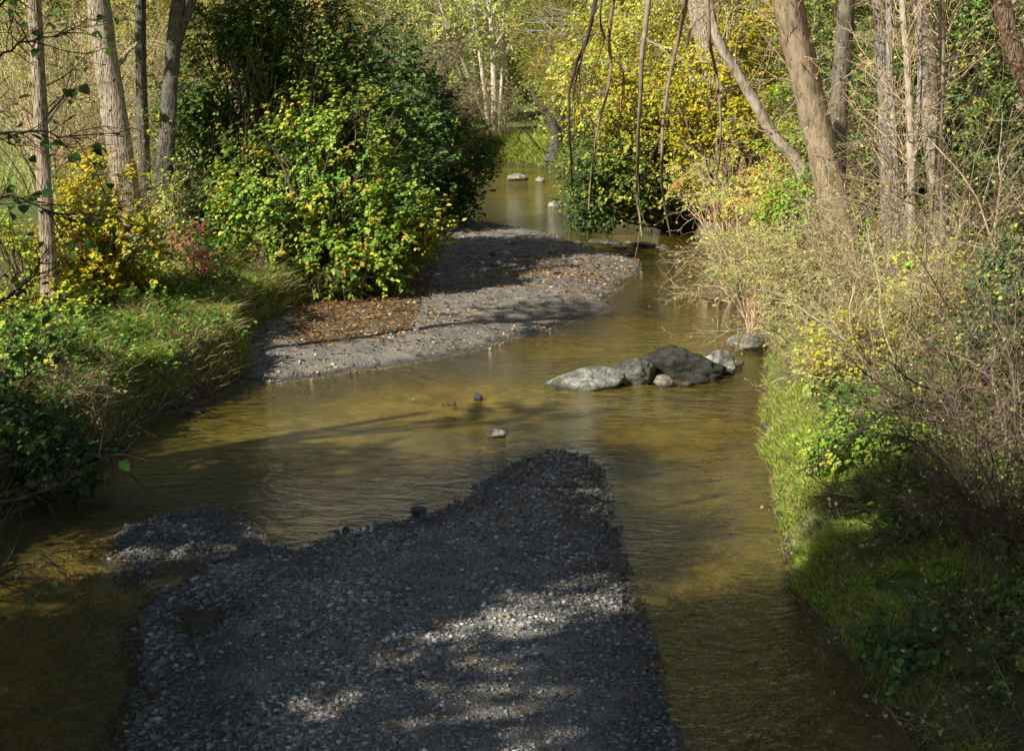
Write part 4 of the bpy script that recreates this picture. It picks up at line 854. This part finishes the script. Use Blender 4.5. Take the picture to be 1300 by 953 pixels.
for px, py, Y, n, h, label in [(1215, 830, 10.8, 30, .9, "low brown bramble just above the lower right corner"), (1290, 880, 9.6, 30, 1.0, "brown bramble in the lower right corner"), (1180, 700, 13.0, 26, .8, "low dead canes at the edge of the shaded grass"), (1120, 640, 14.4, 20, .7, "short dead canes where the shadow crosses the grass")]:
    brush("brushwood", label, "brush", foot(px, py, Y), n, h, .4, (-.3, 0, 0), OLIVE, (.30, .22, .15), 7, 3, .2, -.12, .3, .045, .006)
shrub("bush", "low dark leafy weeds bush beside the water at the lower right", "bush", foot(1110, 770, 11.6),
      [lb(1105, 765, 11.5, 40, 26, .4, 26), lb(1070, 730, 12, 30, 22, .4, 18), lb(1150, 830, 10.8, 46, 30, .4, 26)],
      [((.04, .09, .02), 4), ((.07, .13, .03), 3)], .07, 3, 5, .25, 8, .006)
# dead boughs and sticks on the right bank
def stick(name, label, pl, r_, c, kids=8, Y=None, kl=.4):
    pts = [D(a, b, y) for a, b, y in pl]; P = catmull(pts, 22); P[1:] += rng.normal(size=(21, 3))*.008
    base = P[0].copy(); g = Geo(); tubes(g, P[None], np.linspace(1, .35, 22)[None]*r_, 7, c, True)
    if kids:
        p, d, t = children(P[None], kids, .2, 1, .8); A = shoots(p, d, rng.uniform(.3, 1.2, len(p))*kl, 7, .2, -.03); tubes(g, A, np.linspace(r_*.4, r_*.12, 7)[None]*np.ones((len(A), 1)), 4, c)
        p, d, t = children(A, 3, .3, 1, .8); A = shoots(p, d, rng.uniform(.2, .8, len(p))*kl*.6, 5, .2, -.03); tubes(g, A, np.linspace(r_*.18, r_*.08, 5)[None]*np.ones((len(A), 1)), 3, c)
    o = g.build(name, TWIG, None, base, True); o.location = base; tag(o, label, "branch")
stick("dead_branch", "dark dead bough curving down over the lit grass from the brush", [(1260, 480, 16), (1215, 500, 15.8), (1160, 485, 15.6), (1135, 465, 15.4)], .022, TW_D, 10)
stick("dead_branch", "dark dead bough spreading fingers above the green bush", [(1250, 520, 15.5), (1160, 510, 15.3), (1100, 540, 15.2), (1070, 575, 15.1)], .018, TW_D, 14, kl=.5)
stick("dead_branch", "pale crooked bough reaching left over the boulders", [(1085, 400, 20), (1060, 470, 19.8), (1010, 475, 19.6), (965, 490, 19.5), (945, 480, 19.4)], .016, TW_P, 10, kl=.4)
stick("dead_branch", "pale leaning pole standing in the brush below the leaning trunk", [(1050, 480, 20), (1075, 425, 20), (1110, 370, 20), (1135, 320, 20)], .022, TW_P, 8, kl=.5)
stick("dead_branch", "long thin pale stick curving down the shaded slope", [(1165, 590, 14.2), (1185, 620, 14), (1195, 655, 13.8), (1215, 690, 13.6)], .011, (.40, .30, .2), 3)
stick("dead_branch", "broken buff stick lying across the bramble in the lower right", [(1175, 700, 13.2), (1225, 705, 13.1), (1262, 730, 13)], .012, (.42, .33, .22), 3)
stick("dead_branch", "straight bare stick lying on the shaded litter", [(1200, 776, 12), (1225, 785, 11.9), (1250, 795, 11.8)], .011, (.34, .28, .22), 0)
stick("dead_branch", "short grey stick lying near the lower right edge", [(1283, 762, 12.2), (1300, 764, 12.1), (1330, 758, 12)], .013, (.34, .28, .22), 0)
stick("driftwood", "small forked driftwood stick caught under the left bank", [(198, 508, 20.2), (182, 525, 20), (176, 515, 20), (168, 508, 20)], .014, (.36, .29, .2), 3)
stick("dead_branch", "dark bare bough leaning over the water from the far bank", [(686, 190, 80), (672, 172, 80), (663, 165, 80), (655, 185, 80)], .06, TW_D, 4, kl=1.5)

# ------------------------------------------------------------------ the wood behind
def wood_tree(name, cat, label, pos, h, rad, pal, n, leaf, group, trunkc=one, low=.25, tr=.22, twigs=30):
    pos = np.array([pos[0], pos[1], tz(pos[0], pos[1])])
    lobes = []
    for k in range(9):
        a = rng.uniform(0, 6.28); f = low+(1-low)*(k+.5)/9; rr = rad*math.sin(math.pi*min(.92, (f*.85+.12)))
        lobes.append((pos[0]+math.cos(a)*rr*.55, pos[1]+math.sin(a)*rr*.55, pos[2]+h*f, rr*rng.uniform(.5, .8), rr*rng.uniform(.5, .8), h*.13*rng.uniform(.8, 1.3), n//9))
    return tree(name, label, cat, [pos+(0, 0, -.2), pos+(rng.uniform(-.4, .4), 0, h*.35), pos+(rng.uniform(-.7, .7), 0, h*.7), pos+(rng.uniform(-1, 1), 0, h*.95)], tr, tr*.3, SMOOTHBARK, trunkc, lobes, pal, leaf, 4, 6, 1.0, 22, group=group, fine=False, sides=9, K=22, twigc=TW_P)
GW = {"yg": ("yellow green tree in the wood that closes the view behind the river bend", "yellow green trees behind the bend", YGREEN),
      "ol": ("pale olive tree behind the meadow at the upper left", "pale olive trees behind the meadow", OLIVE),
      "yl": ("yellow tree in the wood above the right bank", "yellow trees above the right bank", YGREEN+YELLOW[:3]),
      "dg": ("deep green tree in the wood behind the right bank trunks", "deep green trees behind the right bank trunks", MIDG+DARKG)}
protos = {}
def put(kind, px, Y, h, rad):
    p = D(px, 95, Y); label, grp, pal = GW[kind]; x, y = p[0], p[1]
    if kind not in protos or len(protos[kind]) < 2:
        t = wood_tree("wood_tree", "tree", label, (x, y), h, rad, pal, 430, .19 if Y > 60 else .14, grp); protos.setdefault(kind, []).append((t, h))
    else:
        t0, h0 = protos[kind][rng.integers(0, 2)]; k = h/h0
        dup(t0, (x, y, tz(x, y)), rng.uniform(0, 6.28), (k, k, k), label, grp)
for a in [(560, 98, 13, 4.2), (640, 104, 15, 4.4), (700, 95, 12, 4), (765, 92, 12, 4), (600, 112, 15, 5), (680, 115, 15, 5), (520, 106, 13, 4.5), (745, 108, 15, 5), (820, 100, 14, 4.5), (470, 112, 14, 4.6)]: put("yg", *a)
for a in [(30, 92, 13, 4.4), (110, 98, 14, 4.6), (185, 90, 13, 4.4), (255, 98, 14, 4.6), (330, 92, 13, 4.6), (400, 96, 14, 4.6), (-40, 100, 14, 5), (70, 116, 15, 5), (220, 118, 15, 5), (300, 74, 9, 3.4), (160, 76, 8, 3.2), (415, 78, 10, 3.6), (-10, 76, 9, 3.4)]: put("ol", *a)
for a in [(800, 66, 9, 3.6), (850, 60, 9, 3.4), (900, 56, 9.5, 3.4), (760, 76, 9.5, 3.4), (960, 58, 9, 3.2), (870, 76, 12, 4)]: put("yl", *a)
for a in [(1010, 54, 9, 3.2), (1080, 50, 9, 3.2), (1150, 48, 9, 3.2), (1220, 46, 9, 3.2), (1290, 44, 9, 3), (1050, 66, 11, 4), (1130, 62, 11, 4), (1210, 60, 11, 4), (1300, 58, 11, 4), (980, 74, 12, 4)]: put("dg", *a)

# birches and bare stems at the far bank
birch = np.array([1.9, 1.95, 2.0])
for k, (pts, r_, lab) in enumerate([
    ([(628, 172), (627, 100), (624, 40), (622, -20)], .19, "tallest white birch trunk above the far bank"),
    ([(622, 172), (612, 90), (604, 30), (600, -30)], .14, "white birch trunk leaning left beside the tallest one"),
    ([(633, 172), (637, 100), (640, 40), (642, -20)], .11, "thin white birch stem right of the tallest one"),
    ([(626, 172), (600, 110), (578, 55), (560, 10)], .13, "buff trunk slanting left out of the birch clump"),
    ([(596, 168), (585, 100), (570, 50), (556, -10)], .12, "buff trunk left of the birch clump, half hidden in brush")]):
    tree("birch_tree" if k < 3 else "tree", lab, "tree", tp(pts, 87+k*.4), r_, r_*.6, SMOOTHBARK, birch if k < 3 else one*1.15, [lb(pts[-1][0], 20, 87+k*.4, 24, 36, 1.2, 34)], YGREEN, .17, 4, 6, .9, 8, fine=False, bare=20, twigc=TW_P, flare=.2, sides=10, K=24)
tree("tree", "dark crooked stump tree leaning on the far bank over the stream", "tree", tp([(702, 196), (706, 172), (698, 150), (682, 128), (672, 110)], 79), .38, .07, BARK, one*.35, (), YGREEN, .15, bare=26, twigc=TW_D, fine=False, extra=[([D(706, 172, 79), D(716, 140, 79), D(735, 95, 79), D(742, 70, 79)], .14, .05)])
brush("brushwood", "beige leafless brush left of the birches", "brush", foot(510, 165, 84), 70, 8.5, 2.6, (0, 0, .4), BEIGE, (.46, .39, .29), 10, 4, .14, -.03, .6, .16, .035, sub=1.2)
brush("brushwood", "beige leafless brush at the foot of the birches", "brush", foot(590, 172, 86), 50, 4.5, 2.0, (0, 0, .3), BEIGE, (.46, .39, .29), 10, 4, .14, -.03, .6, .15, .028, sub=.9)
brush("brushwood", "beige leafless brush behind the dark right end of the hazels", "brush", foot(450, 150, 78), 60, 8.0, 2.6, (0, 0, .4), BEIGE, (.44, .37, .26), 10, 4, .14, -.03, .6, .15, .03, sub=1.2)
shrub("shrub", "low yellow green shrub right of the dark crooked tree on the far bank", "shrub", foot(735, 190, 80),
      [lb(725, 150, 82, 34, 26, 1.5, 70), lb(760, 170, 78, 26, 30, 1.4, 60), lb(700, 120, 83, 40, 24, 1.4, 60)], YGREEN, .16, 4, 6, .8, 12, .04, fine=False)
shrub("shrub", "pale sunlit willow scrub along the edge of the meadow", "shrub", foot(60, 215, 52),
      [lb(60, 120, 53, 50, 60, 1.8, 90), lb(110, 160, 52, 36, 50, 1.5, 70), lb(10, 90, 55, 40, 50, 1.8, 60), lb(200, 130, 52, 44, 80, 1.6, 110), lb(85, 60, 54, 60, 50, 1.8, 90)], OLIVE+YGREEN, .10, 4, 6, .8, 26, .035, fine=False, twigc=TW_P, stemc=TW_P)
brush("thicket", "tall pale twiggy scrub behind the left bank trunks", "thicket", foot(120, 240, 42), 60, 6.0, 2.4, (0, 0, .4), YGREEN, TW_P, 10, 4, .14, -.03, .6, .08, .018, sub=.8)
# the far wooded slope reads as one mass
n = 42000; q = np.stack([rng.uniform(-75, 75, n), rng.uniform(112, 165, n)], 1); z = terrain(q[:, 0], q[:, 1])
Cn = np.stack([q[:, 0], q[:, 1], z+rng.random(n)**.7*(7+4*fbm(q[:, 0], q[:, 1], .12, 3))], 1); g = Geo()
t_ = vnoise(q[:, 0]*.16, q[:, 1]*.16)[:, None]
leaves(g, Cn, rdir(n)*.7+np.array([0, -.4, .8]), rdir(n), rng.uniform(.35, .8, n), np.where(rng.random((n, 1)) < t_, palpick(YGREEN, n), palpick(OLIVE, n)), False, .45)
tag(g.build("distant_wood", LEAF), "far wooded slope of mixed autumn trees closing the valley", "wood", kind="stuff")
